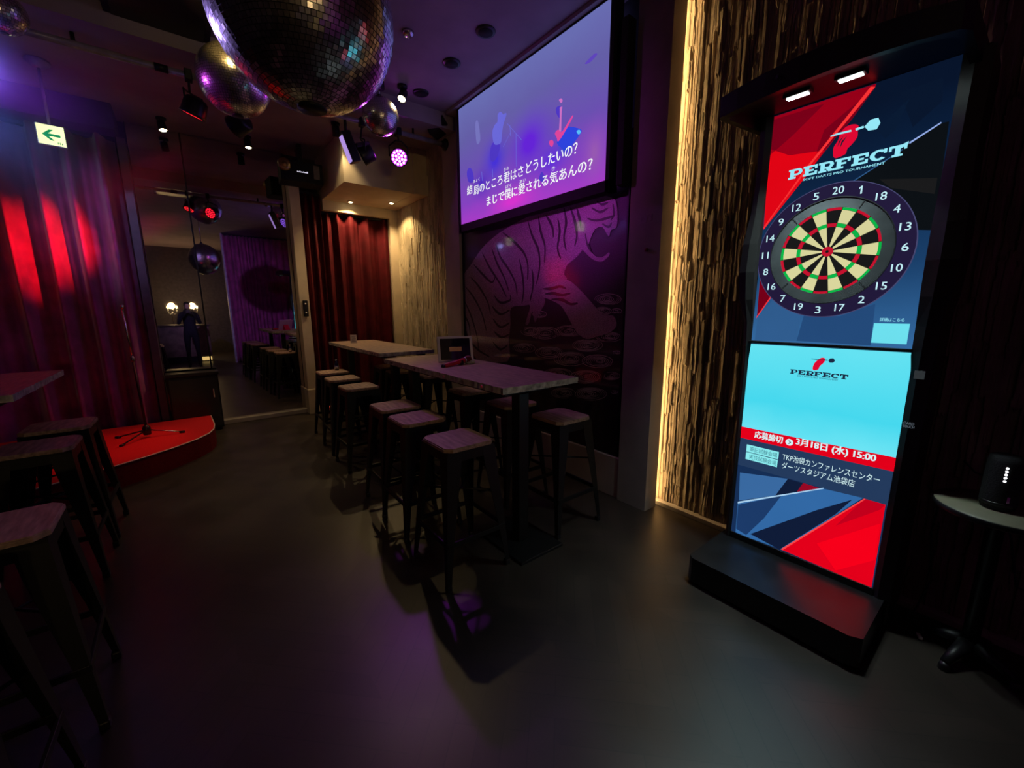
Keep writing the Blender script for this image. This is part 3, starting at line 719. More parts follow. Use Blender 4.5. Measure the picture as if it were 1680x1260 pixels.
def stripe(mb, pts, w, z):
    pts = smooth([mpt(*p) for p in pts], False, 5); n = len(pts); L_, R_ = [], []
    for i, p in enumerate(pts):
        q0, q1 = pts[max(i - 1, 0)], pts[min(i + 1, n - 1)]
        dx, dy = q1[0] - q0[0], q1[1] - q0[1]; l = math.hypot(dx, dy) or 1
        t = i / (n - 1); ww = w * (.25 + .75 * math.sin(math.pi * min(1, max(0, t))) ** .6) * (1 + .15 * math.sin(9 * t + w * 900))
        L_.append((p[0] - dy / l * ww, p[1] + dx / l * ww)); R_.append((p[0] + dy / l * ww, p[1] - dx / l * ww))
    L_, R_ = clampm(L_), clampm(R_)
    vs = [(x, y, z) for x, y in L_] + [(x, y, z) for x, y in R_]
    mb.add(vs, [[i, n + i, n + i + 1, i + 1] for i in range(n - 1)])
for pts in ([(270, 230), (290, 290), (330, 350), (360, 410), (370, 470)], [(300, 175), (350, 215), (400, 270), (420, 330), (418, 400)], [(420, 120), (440, 190), (470, 260), (475, 340), (460, 420)],
            [(470, 100), (480, 170), (500, 240), (498, 320)], [(505, 95), (535, 150), (540, 200)], [(250, 250), (275, 320), (310, 390), (330, 450)], [(205, 270), (240, 340), (285, 410), (320, 480)],
            [(165, 325), (205, 370), (250, 410), (268, 380)], [(150, 385), (190, 430), (230, 500), (245, 560)], [(125, 430), (165, 480), (205, 560), (225, 640)], [(112, 480), (150, 560), (180, 660), (190, 740)],
            [(260, 470), (290, 505), (335, 495), (338, 470)], [(250, 520), (290, 560), (335, 540)], [(255, 580), (290, 620), (335, 600)], [(260, 640), (295, 668), (332, 655)], [(255, 690), (290, 725), (325, 705)],
            [(150, 690), (190, 730), (240, 760)], [(590, 60), (600, 130), (590, 200), (600, 260)], [(620, 60), (640, 120), (650, 190), (640, 240)], [(560, 110), (570, 170), (560, 250), (575, 300)], [(650, 60), (665, 120), (680, 200)],
            [(490, 440), (530, 440), (570, 430), (600, 440)], [(500, 465), (540, 462), (580, 470), (620, 462)], [(530, 490), (580, 492), (620, 512), (655, 508)], [(380, 300), (395, 380), (400, 450), (392, 510)], [(440, 350), (445, 420), (430, 500)], [(110, 545), (140, 600), (150, 660)]):
    stripe(st, pts, .0125, .0050)
put_panel(st.build('tiger_stripe', SEQ3, e))
fc = MB()
for pts in ([(735, 160), (765, 185), (800, 200)], [(720, 60), (760, 80), (800, 60)], [(700, 110), (740, 120), (790, 110), (830, 95)], [(770, 135), (800, 150), (815, 130)], [(690, 180), (700, 230), (720, 270)], [(820, 40), (825, 90), (810, 120)], [(745, 30), (770, 45), (800, 35)]):
    stripe(fc, pts, .009, .0062)
put_panel(fc.build('face_marking', SEQ3, e))
sw = MB(); g = random.Random(5)
for (cx, cy, n, rx, ry) in ((795, 490, 4, 62, 26), (835, 545, 3, 50, 22), (770, 545, 2, 40, 18), (500, 650, 5, 70, 30), (610, 640, 4, 66, 26), (700, 705, 5, 70, 28), (800, 665, 4, 62, 24), (520, 740, 4, 66, 26), (620, 770, 5, 78, 32), (750, 780, 5, 76, 30), (835, 740, 3, 52, 22), (560, 840, 3, 66, 26), (690, 855, 5, 74, 30), (810, 850, 5, 66, 28), (590, 930, 4, 60, 24), (710, 935, 5, 78, 30), (825, 925, 3, 52, 22), (430, 640, 3, 44, 20), (470, 560, 2, 36, 16), (400, 720, 3, 52, 22)):
    n = n + 3
    for k in range(n):
        f = (k + 1) / n; a0 = g.uniform(0, 6.28); a1 = a0 + g.uniform(4.2, 6.0)
        pts = [(cx + rx * f * math.cos(a0 + (a1 - a0) * i / 14), cy + ry * f * math.sin(a0 + (a1 - a0) * i / 14)) for i in range(15)]
        if all(mpt(*p)[0] < W1 - .02 for p in pts): stripe(sw, pts, .0021, .0012)
put_panel(sw.build('water_line', SEQ4, e))

# ------------------------------------------------------------------ projection screen with the song words
XS = 2.40
def scr(px, py): return at_x(px, py, XS)
sb0, sb1, stp = scr(757, 368), scr(993, 297), scr(750, 182)
Y0, Y1, ZB, ZT = sb0.y, sb1.y, (sb0.z + sb1.z) / 2, stp.z
e = empty('projection_screen', (XS, (Y0 + Y1) / 2, ZB), 'large wall screen showing a violet concert and white song words', 'screen')
inv_s = panel_frame(XS, (Y0 + Y1) / 2, ZB).inverted()
def spt(px, py): p = inv_s @ scr(px, py); return (p.x, p.y)
w2 = (Y0 - Y1) / 2; hh = min(ZT - ZB, CEIL_Z - ZB - .02)
put_panel(MB().box(-w2 - .03, -w2, -.075, hh + .012, -.088, .004, .002).box(w2, w2 + .035, -.075, hh + .012, -.088, .004, .002).box(-w2 - .03, w2 + .035, -.075, -.0, -.088, .004, .002).box(-w2 - .03, w2 + .035, hh, hh + .012, -.088, .004).build('frame', MATT, e))
VIO = picture('concert_haze', [(0.0, (165, 60, 198)), (0.20, (132, 66, 192)), (0.45, (106, 80, 176)), (0.75, (100, 94, 166)), (1.0, (104, 108, 176))], 1, 0.0, 1.08, 1.0, .10)
def soft_blob(m, cx, cy, rx, ry, col, amount):
    """a soft patch of colour in the shown picture"""
    nt = m.node_tree; N = nt.nodes; L = nt.links; p = N['Principled BSDF']
    src = p.inputs['Emission Color'].links[0].from_socket
    tc = N.new('ShaderNodeTexCoord'); mp = N.new('ShaderNodeMapping'); mp.vector_type = 'POINT'
    mp.inputs['Scale'].default_value = (1 / rx, 1 / ry, 0); mp.inputs['Location'].default_value = (-cx / rx, -cy / ry, 0)
    L.new(tc.outputs['Object'], mp.inputs[0])
    gr = N.new('ShaderNodeTexGradient'); gr.gradient_type = 'QUADRATIC_SPHERE'; L.new(mp.outputs[0], gr.inputs[0])
    ml = N.new('ShaderNodeMath'); ml.operation = 'MULTIPLY'; ml.inputs[1].default_value = amount; ml.use_clamp = True; L.new(gr.outputs['Fac'], ml.inputs[0])
    mx = N.new('ShaderNodeMix'); mx.data_type = 'RGBA'; L.new(ml.outputs[0], mx.inputs[0]); L.new(src, mx.inputs[6]); mx.inputs[7].default_value = (*lin(col), 1)
    L.new(mx.outputs[2], p.inputs['Emission Color'])
for px, py, rx, ry, col, am in ((868, 235, .42, .36, (100, 36, 214), 1.4), (812, 262, .30, .30, (70, 50, 214), 1.3), (790, 300, .26, .22, (72, 40, 190), 1.0), (905, 262, .30, .22, (84, 40, 220), 1.0), (840, 330, .5, .16, (214, 52, 206), 1.3), (930, 235, .14, .12, (20, 70, 214), 2.2), (975, 250, .18, .3, (150, 88, 178), 1.2)):
    q = spt(px, py); soft_blob(VIO, q[0], q[1], rx, ry, col, am)
put_panel(MB().box(-w2, w2, 0, hh, -.05, 0).build('picture', VIO, e))
PIC = [glow('pic_violet', lin((118, 40, 205)), 1), glow('pic_blue', lin((46, 68, 222)), 1), glow('pic_cyan', lin((90, 190, 250)), 1), glow('pic_lilac', lin((106, 104, 216)), 1), glow('pic_indigo', lin((78, 56, 196)), 1), glow('pic_pink', lin((205, 112, 196)), 1), glow('pic_red', lin((226, 70, 156)), 1), glow('pic_grey', lin((118, 116, 190)), 1), glow('pic_purple', lin((96, 70, 190)), 1)]
PIC_NAME = {1: 'blue_beam', 2: 'beam_spark', 3: 'singer_image', 4: 'dark_shape', 5: 'guitarist_image', 6: 'guitar_image', 7: 'pale_streak', 8: 'blue_streak'}
def apoly(pts, z, mi): put_panel(MB().prism([spt(*p) for p in pts], z, z + .0004, 0).build(PIC_NAME[mi], PIC[mi], e))
c4 = lambda x, y: (720 + x / 3.405, y / 3.405)
def cp(*pts): return [c4(*p) for p in pts]
apoly(smooth(cp((690, 730), (725, 708), (792, 722), (790, 750), (720, 830), (660, 800))), .0012, 1)
apoly(smooth(cp((770, 735), (785, 725), (794, 738), (782, 752))), .0018, 2)
apoly(smooth(cp((330, 640), (345, 625), (362, 640), (370, 632), (378, 640), (360, 700), (352, 760), (345, 800), (310, 805), (300, 740), (312, 700), (328, 680))), .0012, 3)
apoly(smooth(cp((300, 800), (340, 805), (330, 870), (300, 905), (285, 870))), .001, 4)
for p, q in (((382, 690), (462, 780)), ((398, 700), (402, 760)), ((432, 750), (434, 930)), ((402, 740), (360, 820)), ((240, 960), (245, 1010)), ((300, 945), (302, 990)), ((365, 955), (368, 1000))):
    d = 1.3; apoly(cp((p[0] - d, p[1]), (p[0] + d, p[1] - d), (q[0] + d, q[1]), (q[0] - d, q[1] + d)), .0016, 3)
apoly(smooth(cp((655, 605), (678, 592), (690, 610), (680, 660), (660, 640))), .0012, 4)
apoly(smooth(cp((672, 560), (684, 550), (692, 562), (684, 576))), .0014, 5)
apoly(cp((676, 600), (690, 595), (686, 650), (684, 735), (672, 735), (676, 660)), .0014, 5)
apoly(smooth(cp((650, 745), (668, 725), (690, 735), (742, 652), (748, 658), (700, 745), (668, 790), (660, 770))), .002, 6)
apoly(smooth(cp((618, 790), (632, 782), (642, 795), (634, 820), (620, 810))), .0018, 6)
apoly(smooth(cp((160, 950), (175, 938), (190, 960), (195, 1010), (170, 1020), (158, 985))), .001, 4)
apoly(smooth(cp((205, 690), (220, 680), (232, 780), (212, 800))), .001, 7)
apoly(smooth(cp((820, 350), (870, 300), (885, 305), (850, 345), (825, 358))), .001, 8)
apoly(smooth(cp((560, 1000), (575, 960), (592, 990), (580, 1015))), .001, 4)
c7 = lambda x, y: (760 + x / 7, 240 + y / 7)
WORDS = glow('song_white', (.93, .98, 1.0), 1.0)
def line_fit(text, start, end, hpx, bold=.0, nm='lyrics', items=None):
    a, b = spt(*c7(*start)), spt(*c7(*end))
    items.append((text, b[0] - a[0], hpx, a[0], (a[1] + b[1]) / 2, .0030, dict(bold=bold)))
it = []
line_fit('結', (48, 560), (108, 545), .085, .03, items=it)
line_fit('局のところ君はさ', (125, 560), (692, 348), .085, .022, items=it)
line_fit('どうしたいの？', (725, 320), (1312, 85), .085, .022, items=it)
line_fit('まじで僕に愛される気あんの？', (272, 690), (1484, 275), .088, .022, items=it)
for txt, s0, s1 in (('きょく', (118, 437), (192, 410)), ('きみ', (468, 305), (528, 285)), ('ぼく', (488, 500), (556, 482)), ('あい', (650, 447), (722, 420)), ('き', (1020, 300), (1056, 285))):
    line_fit(txt, (s0[0], s0[1] - 14), (s1[0], s1[1] - 14), .030, .0, items=it)
put_panel(lettering(it, e, WORDS, 'song_lettering'))
b = struct('trim_6', MB().box(2.36, 2.49, 1.86, 4.12, CEIL_Z - .03, CEIL_Z - .002), CEIL)
o = tag(MB().box(2.405, 2.488, 1.862, 1.915, 2.30, 3.30, .004).build('screen_bracket', MATT), 'narrow black bracket box beside the screen on the grey column', 'bracket')

# papers on the grey column
for y, z, w, lab in ((1.735, 2.06, .045, 'small pale paper stuck on the grey column, first of two'), (1.687, 2.07, .03, 'small pale paper stuck on the grey column, by its outer corner')):
    o = MB().box(X_COL - .002, X_COL - .0002, -w / 2, w / 2, -.02, .02).build('paper_note', mat('note_paper', (.42, .36, .35), .8)); o.location = (0, y, z)
    tag(o, lab, 'paper')
o = MB().lathe([(.012, 0), (.012, .012), (.008, .014)], 16, mx=T(X_COL - .0005, 1.70, 1.865, ry=-math.pi / 2)).build('wall_button', mat('dull_red', (.25, .05, .06), .5)); tag(o, 'small dull red button on the grey column', 'button')
e = empty('microphone_holder', (1.285, 6.22, 1.50), 'black clip holder with shiny knobs on the cream post', 'holder', rz=0)
MB().box(-.03, .03, -.03, .018, -.12, .10, .01).build('clip', BLACKP, e)
for z in (-.07, .05): MB().lathe([(.013, 0), (.011, .012)], 14, mx=T(-.005, -.03, z, rx=math.pi / 2)).build('knob', CHROME, e)
e = empty('floor_lamp', (1.47, 6.15, 0), 'small red uplight can on the floor at the foot of the gathered curtain', 'lamp')
MB().lathe([(.05, 0), (.055, .01), (.055, .09), (.048, .095)], 20).build('can', REDP, e)
MB().lathe([(.04, .094), (.038, .098)], 20).build('lens', glow('ember', (1, .12, .05), .8), e)

# LED strip tucked into the slot between column and slate
e = empty('led_strip', (2.642, 1.652, 0), 'warm golden light strip hidden in the slot between column and slate', 'light strip')
MB().box(-.009, -.001, -.006, .006, .04, 3.47).build('diffuser', glow('led_gold', (1.0, .63, .25), LED_GOLD), e)
MB().box(-.0115, -.009, -.007, .007, .035, 3.475).build('channel', CHROME, e)

# ------------------------------------------------------------------ dart machine
XD, YD = 2.38, .62
dm = empty('dart_machine', (XD, YD, 0), 'tall black electronic dart machine with lit board and cyan and red screens', 'dart machine')
def dput(o, world=True):
    o.location = (-XD, -YD, 0) if world else (0, 0, 0)
    return o
dput(MB().box(2.392, 2.684, .238, .985, .02, 2.42, .01).build('cabinet', BLACKP, dm))
def post(name, prof, inner, m=SATIN):
    mb = MB(); vs = []; fs = []
    for z, outer, xf in prof:
        mid = inner + (outer - inner) * .45
        vs += [(2.384, inner, z), (xf + .02, inner, z), (xf, mid, z), (xf + .015, outer, z), (2.60, outer, z), (2.60, inner, z)]
    for i in range(len(prof) - 1):
        for k in range(6):
            a, b = i * 6 + k, i * 6 + (k + 1) % 6; fs.append([a, b, b + 6, a + 6])
    n = len(prof) - 1
    fs += [list(range(6))[::-1], [n * 6 + k for k in range(6)]]
    mb.add(vs, fs, 0, False)
    bm = bmesh.new(); me = D.meshes.new('t'); me.from_pydata(mb.v, [], mb.f); bm.from_mesh(me); D.meshes.remove(me)
    bmesh.ops.recalc_face_normals(bm, faces=bm.faces[:])
    return dput(MB().bm(bm).build(name, m, dm))
prof = [(.15, .030, 2.365), (1.20, .030, 2.365), (1.40, .038, 2.350), (1.52, .060, 2.325), (1.66, .070, 2.312), (1.80, .066, 2.318), (1.95, .052, 2.340), (2.10, .046, 2.352), (2.40, .050, 2.355)]
post('side_post', [(z, .946 + o, x) for z, o, x in prof], .942, MATT)
post('side_post', [(z, .264 - o * .7, x) for z, o, x in prof], .312, BLACKP)
# visor
vz0, vz1 = 2.352, 2.436
plan = [(2.60, .255), (2.60, .99), (2.40, 1.03), (2.10, 1.066), (2.068, 1.056), (2.045, .97), (2.02, .85), (2.003, .72), (1.998, .60), (2.003, .48), (2.02, .38), (2.05, .285), (2.09, .262)]
def vtop(x, y): return vz1 + .012 * (1 - ((y - .66) / .42) ** 2) * (1 if x < 2.2 else .3)
def inset(pl, d):
    cx, cy = 2.34, .655
    out = []
    for x, y in pl:
        out.append((x + (d if x < 2.35 else 0), y - d if y > .9 else y + d if y < .33 else y))
    return out
pin = inset(plan, .030); n = len(plan); RZ = 2.405
vm = MB()
vm.add([(x, y, vtop(x, y)) for x, y in plan], [list(range(n))])
vm.add([(x, y, vz0) for x, y in plan] + [(x, y, vtop(x, y)) for x, y in plan], [[k, (k + 1) % n, n + (k + 1) % n, n + k] for k in range(n)])
vm.add([(x, y, vz0) for x, y in plan] + [(x, y, vz0) for x, y in pin], [[k, n + k, n + (k + 1) % n, (k + 1) % n] for k in range(n)])
vm.add([(x, y, vz0) for x, y in pin] + [(x, y, RZ) for x, y in pin], [[k, n + k, n + (k + 1) % n, (k + 1) % n] for k in range(n)])
vm.add([(x, y, RZ) for x, y in pin], [list(range(n))[::-1]])
vis = dput(vm.build('visor', SATIN, dm))
for y0, y1 in ((.752, .832), (.568, .646)):
    MB().box(2.195, 2.245, y0 - .012, y1 + .012, RZ - .014, RZ + .001, .003).build('lamp_housing', BLACKP, vis)
    MB().box(2.205, 2.218, y0, y1, RZ - .0165, RZ - .0138).box(2.222, 2.235, y0, y1, RZ - .0165, RZ - .0138).build('lamp_tube', glow('cool_tube', (.78, 1.0, .98), 14), vis)
    lamp('visor_lamp', 'AREA', (2.22, (y0 + y1) / 2, RZ - .02), W_DART, (.80, 1.0, .97), vis, target=(2.16, (y0 + y1) / 2, 1.0), size=.03, size_y=.08)
MB().lathe([(.008, 0), (.011, .004)], 12, mx=T(2.0, .79, 2.40, ry=-math.pi / 2)).build('camera_eye', MATT, vis)
dput(MB().prism([(1.99, .30), (2.012, .258), (2.60, .258), (2.60, 1.0), (2.02, 1.0), (1.995, .975)], .012, .150).build('base', SATIN, dm))
dput(MB().prism([(2.01, .31), (2.03, .275), (2.58, .275), (2.58, .985), (2.03, .985), (2.012, .965)], 0, .012).build('base_skid', BLACKP, dm))
dput(MB().box(2.360, 2.386, .31, .95, 1.292, 1.306, .003).build('divider_rail', SATIN, dm))
dput(MB().box(2.372, 2.392, .30, .95, .150, .186, .003).build('lower_rail', SATIN, dm))
inv_d = panel_frame(XD, YD, 0).inverted()
def dp(px, py): p = inv_d @ at_x(px, py, XD); return (p.x, p.y)
c5 = lambda x, y: dp(1200 + x / 4.2, 80 + y / 4.2)
c6 = lambda x, y: dp(1200 + x / 3.939, 280 + y / 3.939)
c7d = lambda x, y: dp(1180 + x / 2.9306, 550 + y / 2.9306)
def dplace(o):
    if o.parent == dm: o.matrix_local = panel_frame(0, 0, 0)
    return o
UL, UR, UB, UT = -.328, .313, 1.306, 2.402
def clampd(pts, b): return [(min(max(x, b[0]), b[1]), min(max(y, b[2]), b[3])) for x, y in pts]
up = MB()
def U(pts, lay, mi, f=c5): up.prism(clampd([f(*p) for p in pts], (UL, UR, UB, UT)), .0004 * lay, .0004 * lay + .0004, mi)
up.box(UL, UR, UB, UT, -.008, .0004, mi=0)
U([(290, 470), (1000, 240), (988, 268), (222, 1247)], 1, 1)                                # red field
U([(265, 690), (400, 735), (640, 700), (520, 872), (222, 1247)], 2, 2)
U([(290, 490), (640, 380), (420, 600), (270, 730)], 2, 3)
U([(640, 560), (990, 268), (820, 500), (560, 790)], 2, 3)
U([(960, 262), (992, 262), (548, 800), (530, 800)], 3, 4)
U([(548, 800), (530, 800), (222, 1247), (222, 1230)], 3, 4)
U([(1440, 515), (1230, 650), (800, 935), (900, 1240), (1500, 1240), (1500, 500)], 1, 5)     # dark corner
U([(1020, 900), (1420, 890), (1400, 1000), (1100, 960)], 2, 6)
U([(1225, 645), (1445, 505), (1448, 513), (1228, 656)], 3, 7)
U([(800, 935), (1180, 690), (1184, 696), (806, 938)], 3, 8)
U([(1000, 560), (1230, 340), (1130, 560), (1060, 620)], 1, 9)
U([(1160, 300), (1460, 200), (1455, 360), (1250, 540)], 1, 10)
U([(205, 440), (165, 945), (275, 795), (215, 610)], 1, 3, c6)
U([(160, 955), (165, 940), (268, 790), (274, 796)], 2, 4, c6)
U([(150, 1100), (170, 960), (300, 790), (460, 900), (420, 1100)], 1, 8, c6)
U([(420, 1100), (470, 930), (700, 940), (930, 860), (900, 1130)], 1, 11, c6)
ART = [picture('navy_art', [(0, (52, 104, 158)), (.35, (26, 62, 104)), (.7, (12, 34, 64)), (1, (8, 20, 42))], 1, 1.3, 2.33, 1.0, .06), glow('art_red', lin((150, 0, 24)), 1), glow('art_bright_red', lin((224, 4, 20)), 1), glow('art_deep_red', lin((118, 0, 24)), 1), glow('art_edge_red', lin((255, 50, 52)), 1), glow('art_black', lin((12, 16, 20)), 1), glow('art_smoke', lin((26, 26, 27)), 1), glow('art_pale_blue', lin((150, 176, 236)), 1), glow('art_mid_blue', lin((48, 92, 142)), 1), glow('art_navy', lin((10, 26, 50)), 1), glow('art_deep_navy', lin((9, 22, 44)), 1), glow('art_slate_blue', lin((36, 74, 122)), 1)]
ups = dplace(up.build('upper_screen', ART, dm))

def slab(ch):
    R = []; A = []
    if ch in 'PR':
        R += [(.12, 0, .42, 1), (.0, .80, .3, 1), (.0, 0, .56, .20), (.3, .80, .68, 1), (.3, .32, .68, .50)]; A += [(.68, .66, .34, .34, .08, .145, -90, 90)]
        if ch == 'R': R += [('q', (.46, .40), (.80, .40), (1.04, .0), (.70, .0)), (.68, 0, 1.08, .18)]
    if ch in 'EF':
        R += [(.12, 0, .42, 1), (.0, .80, .3, 1), (.3, .80, 1, 1), (.3, .40, .74, .59), (.82, .60, 1, .9)]
        R += [(.0, 0, 1, .20), (.82, .1, 1, .40)] if ch == 'E' else [(.0, 0, .58, .20)]
    if ch == 'C': A += [(.52, .5, .52, .5, .23, .30, 40, 320)]; R += [(.80, .60, .98, .98)]
    if ch == 'T': R += [(0, .80, 1, 1), (0, .56, .16, .9), (.84, .56, 1, .9), (.35, 0, .65, 1), (.2, 0, .8, .18)]
    return R, A
def slab_word(mb, word, x, y, w, h, z, mi=0, slant=0.0):
    cw = w / len(word)
    def m(u, v, k): return (x + (k + .02 + u * .92) * cw + slant * v * h, y + v * h, z)
    for k, ch in enumerate(word):
        R, A = slab(ch)
        for q in R:
            pts = q[1:] if q[0] == 'q' else [(q[0], q[1]), (q[2], q[1]), (q[2], q[3]), (q[0], q[3])]
            mb.add([m(u, v, k) for u, v in pts], [[0, 1, 2, 3]], mi)
        for cx, cy, ro, so, ri, si, a0, a1 in A:
            n = 20; vs = []
            for i in range(n + 1):
                a = math.radians(a0 + (a1 - a0) * i / n)
                vs += [m(cx + ro * math.cos(a), cy + so * math.sin(a), k), m(cx + ri * math.cos(a), cy + si * math.sin(a), k)]
            mb.add(vs, [[2 * i, 2 * i + 2, 2 * i + 3, 2 * i + 1] for i in range(n)], mi)
def logo(mb, f, z, hand, dart, mark):
    """a red hand throwing a dart"""
    mb.prism(smooth([f(*p) for p in hand], True, 3), z, z + .0004, 0)
    for q in mark: mb.prism([f(*p) for p in q], z + .0005, z + .0008, 2)
    for q in dart: mb.prism([f(*p) for p in q], z + .0009, z + .0013, 1)
lg = MB()
logo(lg, c5, .0026, [(702, 735), (706, 680), (735, 635), (752, 585), (790, 540), (842, 522), (876, 530), (872, 560), (868, 610), (830, 660), (800, 690), (786, 726), (730, 752), (712, 752)],
     [[(683, 602), (735, 582), (826, 560), (828, 572), (740, 594), (685, 609)], [(855, 552), (912, 532), (916, 546), (860, 566)], [(918, 538), (962, 490), (1014, 476), (1028, 512), (1002, 556), (944, 566)]],
     [[(748, 690), (760, 640), (800, 600), (770, 645)], [(730, 680), (742, 640), (775, 600), (752, 640)]])
up_bl, up_tr = c5(388, 902), c5(1220, 650)
CY_W = glow('logo_cyan', lin((150, 232, 250)), 1)
dplace(lg.build('logo', [glow('hand_red', lin((222, 8, 50)), 1), CY_W, MATS['art_navy']], ups))
wd = MB(); p0 = c5(390, 902); p1 = c5(1178, 740); top = c5(398, 836)
slab_word(wd, 'PERFECT', p0[0], (p0[1] + p1[1]) / 2, c5(1185, 735)[0] - p0[0] + .012, top[1] - p0[1], .0026)
a, b = c5(1150, 688), c5(1222, 648)
wd.add([(a[0], a[1] - .006, .0026), (b[0], b[1] - .006, .0026), (b[0], b[1] + .006, .0026), (a[0], a[1] + .008, .0026)], [[0, 1, 2, 3]])
dplace(wd.build('title_lettering', CY_W, ups))
a, b = c5(495, 905), c5(1060, 782)
it = [('SOFT DARTS PRO TOURNAMENT', b[0] - a[0], .0095, a[0], (a[1] + b[1]) / 2 - .006, .0026, dict(bold=.03))]
a, b = c6(957, 976), c6(1118, 976)
it.append(('詳細はこちら', b[0] - a[0], .016, a[0], (a[1] + b[1]) / 2, .0026, dict(bold=.01)))
dplace(lettering(it, ups, CY_W, 'small_lettering'))
q = [c6(*p) for p in ((922, 985), (1136, 985), (1132, 1124), (920, 1112))]
x0, x1, y0, y1 = min(p[0] for p in q), max(p[0] for p in q), q[3][1], q[0][1]
dplace(MB().box(x0, x1, y0, y1, .002, .0026).build('blank_panel', glow('panel_cyan', lin((110, 225, 240)), 1), ups))

# the board
bx, by = dp(1359.2, 413.3)
def ring(mb, r0, r1, a0, a1, z0, z1, mi, n=8):
    vs = []
    for i in range(n + 1):
        a = a0 + (a1 - a0) * i / n
        for r in (r0, r1):
            for z in (z0, z1): vs.append((bx + r * math.sin(a), by + r * math.cos(a), z))
    fs = []
    for i in range(n):
        o = 4 * i; fs += [[o + 1, o + 3, o + 7, o + 5], [o, o + 4, o + 6, o + 2], [o, o + 1, o + 5, o + 4], [o + 2, o + 6, o + 7, o + 3]]
    mb.add(vs, fs, mi)
RIMM = glow('number_ring_violet', lin((34, 26, 58)), 1)
rg = MB(); ring(rg, .232, .298, 0, 2 * math.pi, .003, .010, 0, 96); ring(rg, .296, .299, 0, 2 * math.pi, .003, .0108, 1, 96)
board = dplace(rg.build('number_ring', [RIMM, glow('ring_edge', lin((70, 70, 110)), 1)], dm))
nums = [20, 1, 18, 4, 13, 6, 10, 15, 2, 17, 3, 19, 7, 16, 8, 11, 14, 9, 12, 5]
off = math.radians(2.0)
it = []; one = MB()
for k, v in enumerate(nums):
    a = off + k * math.pi / 10; s = str(v); w = (.012 if s == '1' else .022) if len(s) == 1 else .042 if s[0] != '1' else .036
    if s == '11': w = .030
    if s == '1':
        ox, oy = bx + .265 * math.sin(a) - .006, by + .265 * math.cos(a) - .016
        one.prism([(ox + u * .013, oy + v * .032) for u, v in ((.40, 0), (.85, 0), (.85, 1), (.50, 1), (.0, .80), (.0, .62), (.40, .76))], .0105, .0109)
        continue
    it.append((s, w, .032, bx + .265 * math.sin(a) - w / 2, by + .265 * math.cos(a) - .016, .0105, dict(bold=.0 if s == '1' else .011)))
dplace(lettering(it, board, glow('number_white', lin((196, 240, 250)), 1), 'number_lettering'))
fr = MB(); ring(fr, .190, .234, 0, 2 * math.pi, .003, .020, 0, 96)
dplace(one.build('numeral', glow('number_white', lin((196, 240, 250)), 1), board))
dplace(fr.build('catch_ring', [mat('grey_catch_ring', (.10, .115, .125), .45, coat=.2)], dm))
fr = MB(); ring(fr, .233, .2365, 0, 2 * math.pi, .003, .022, 0, 96)
for k in (1.5, 4.5 + 3, 4.5 + 8, 17.5 - 0): ring(fr, .197, .233, off + k * math.pi / 10 - .006, off + k * math.pi / 10 + .006, .02, .0212, 0, 1)
dplace(fr.build('steel_ring', [mat('ring_steel', (.5, .55, .6), .3, 1.0)], dm))
sg = MB(); web = MB()
for k in range(20):
    a0 = off + (k - .5) * math.pi / 10 + .008; a1 = off + (k + .5) * math.pi / 10 - .008
    dark = k % 2 == 0
    for r0, r1, mi in ((.023, .107, 0 if dark else 1), (.1085, .1235, 2 if dark else 3), (.125, .1785, 0 if dark else 1), (.180, .197, 2 if dark else 3)):
        ring(sg, r0, r1, a0, a1, .003, .018, mi, 5)
ring(sg, .003, .021, 0, 2 * math.pi, .003, .020, 2, 32); ring(sg, 0.0, .0065, 0, 2 * math.pi, .003, .0206, 0, 16)
MSEG = [glow('seg_black', lin((24, 24, 24)), 1), glow('seg_cream', lin((222, 218, 160)), .95), glow('seg_red', lin((196, 18, 46)), 1), glow('seg_green', lin((10, 180, 72)), 1)]
seg = dplace(sg.build('board_segments', MSEG, dm))
ring(web, 0, .199, 0, 2 * math.pi, .003, .012, 0, 64)
dplace(web.build('board_web', [mat('web_grey', (.08, .08, .085), .5)], dm))

# lower screen
LL, LR, LB, LT = -.328, .318, .182, 1.290
lo = MB(); lo.box(LL, LR, LB, LT, -.008, .0004, mi=0)
def Lp(pts, lay, mi): lo.prism(clampd([c7d(*p) for p in pts], (LL, LR, LB, LT)), .0004 * lay, .0004 * lay + .0004, mi)
Lp([(130, 40), (935, 85), (850, 589), (100, 437)], 1, 1)
Lp([(105, 438), (850, 589), (846, 657), (95, 490)], 2, 2)
Lp([(95, 490), (846, 657), (820, 823), (85, 620)], 1, 3)
Lp([(100, 660), (330, 690), (270, 770), (95, 795)], 2, 4)
Lp([(330, 690), (405, 712), (375, 752), (270, 770)], 2, 5)
Lp([(404, 710), (486, 736), (374, 752)], 3, 6)
Lp([(90, 805), (500, 737), (690, 782), (300, 1030), (78, 950)], 2, 7)
Lp([(90, 800), (502, 733), (502, 738), (90, 808)], 4, 8)
Lp([(300, 770), (215, 880), (130, 960), (82, 930), (92, 815)], 3, 9)
Lp([(150, 955), (470, 840), (640, 790), (560, 860), (290, 1030)], 3, 5)
Lp([(700, 786), (800, 814), (730, 1225), (300, 1030)], 4, 2)
Lp([(700, 786), (800, 814), (770, 840), (560, 915)], 5, 10)
Lp([(470, 1000), (775, 905), (750, 1080), (560, 1130)], 5, 11)
Lp([(296, 1028), (698, 784), (704, 788), (306, 1032)], 6, 12)
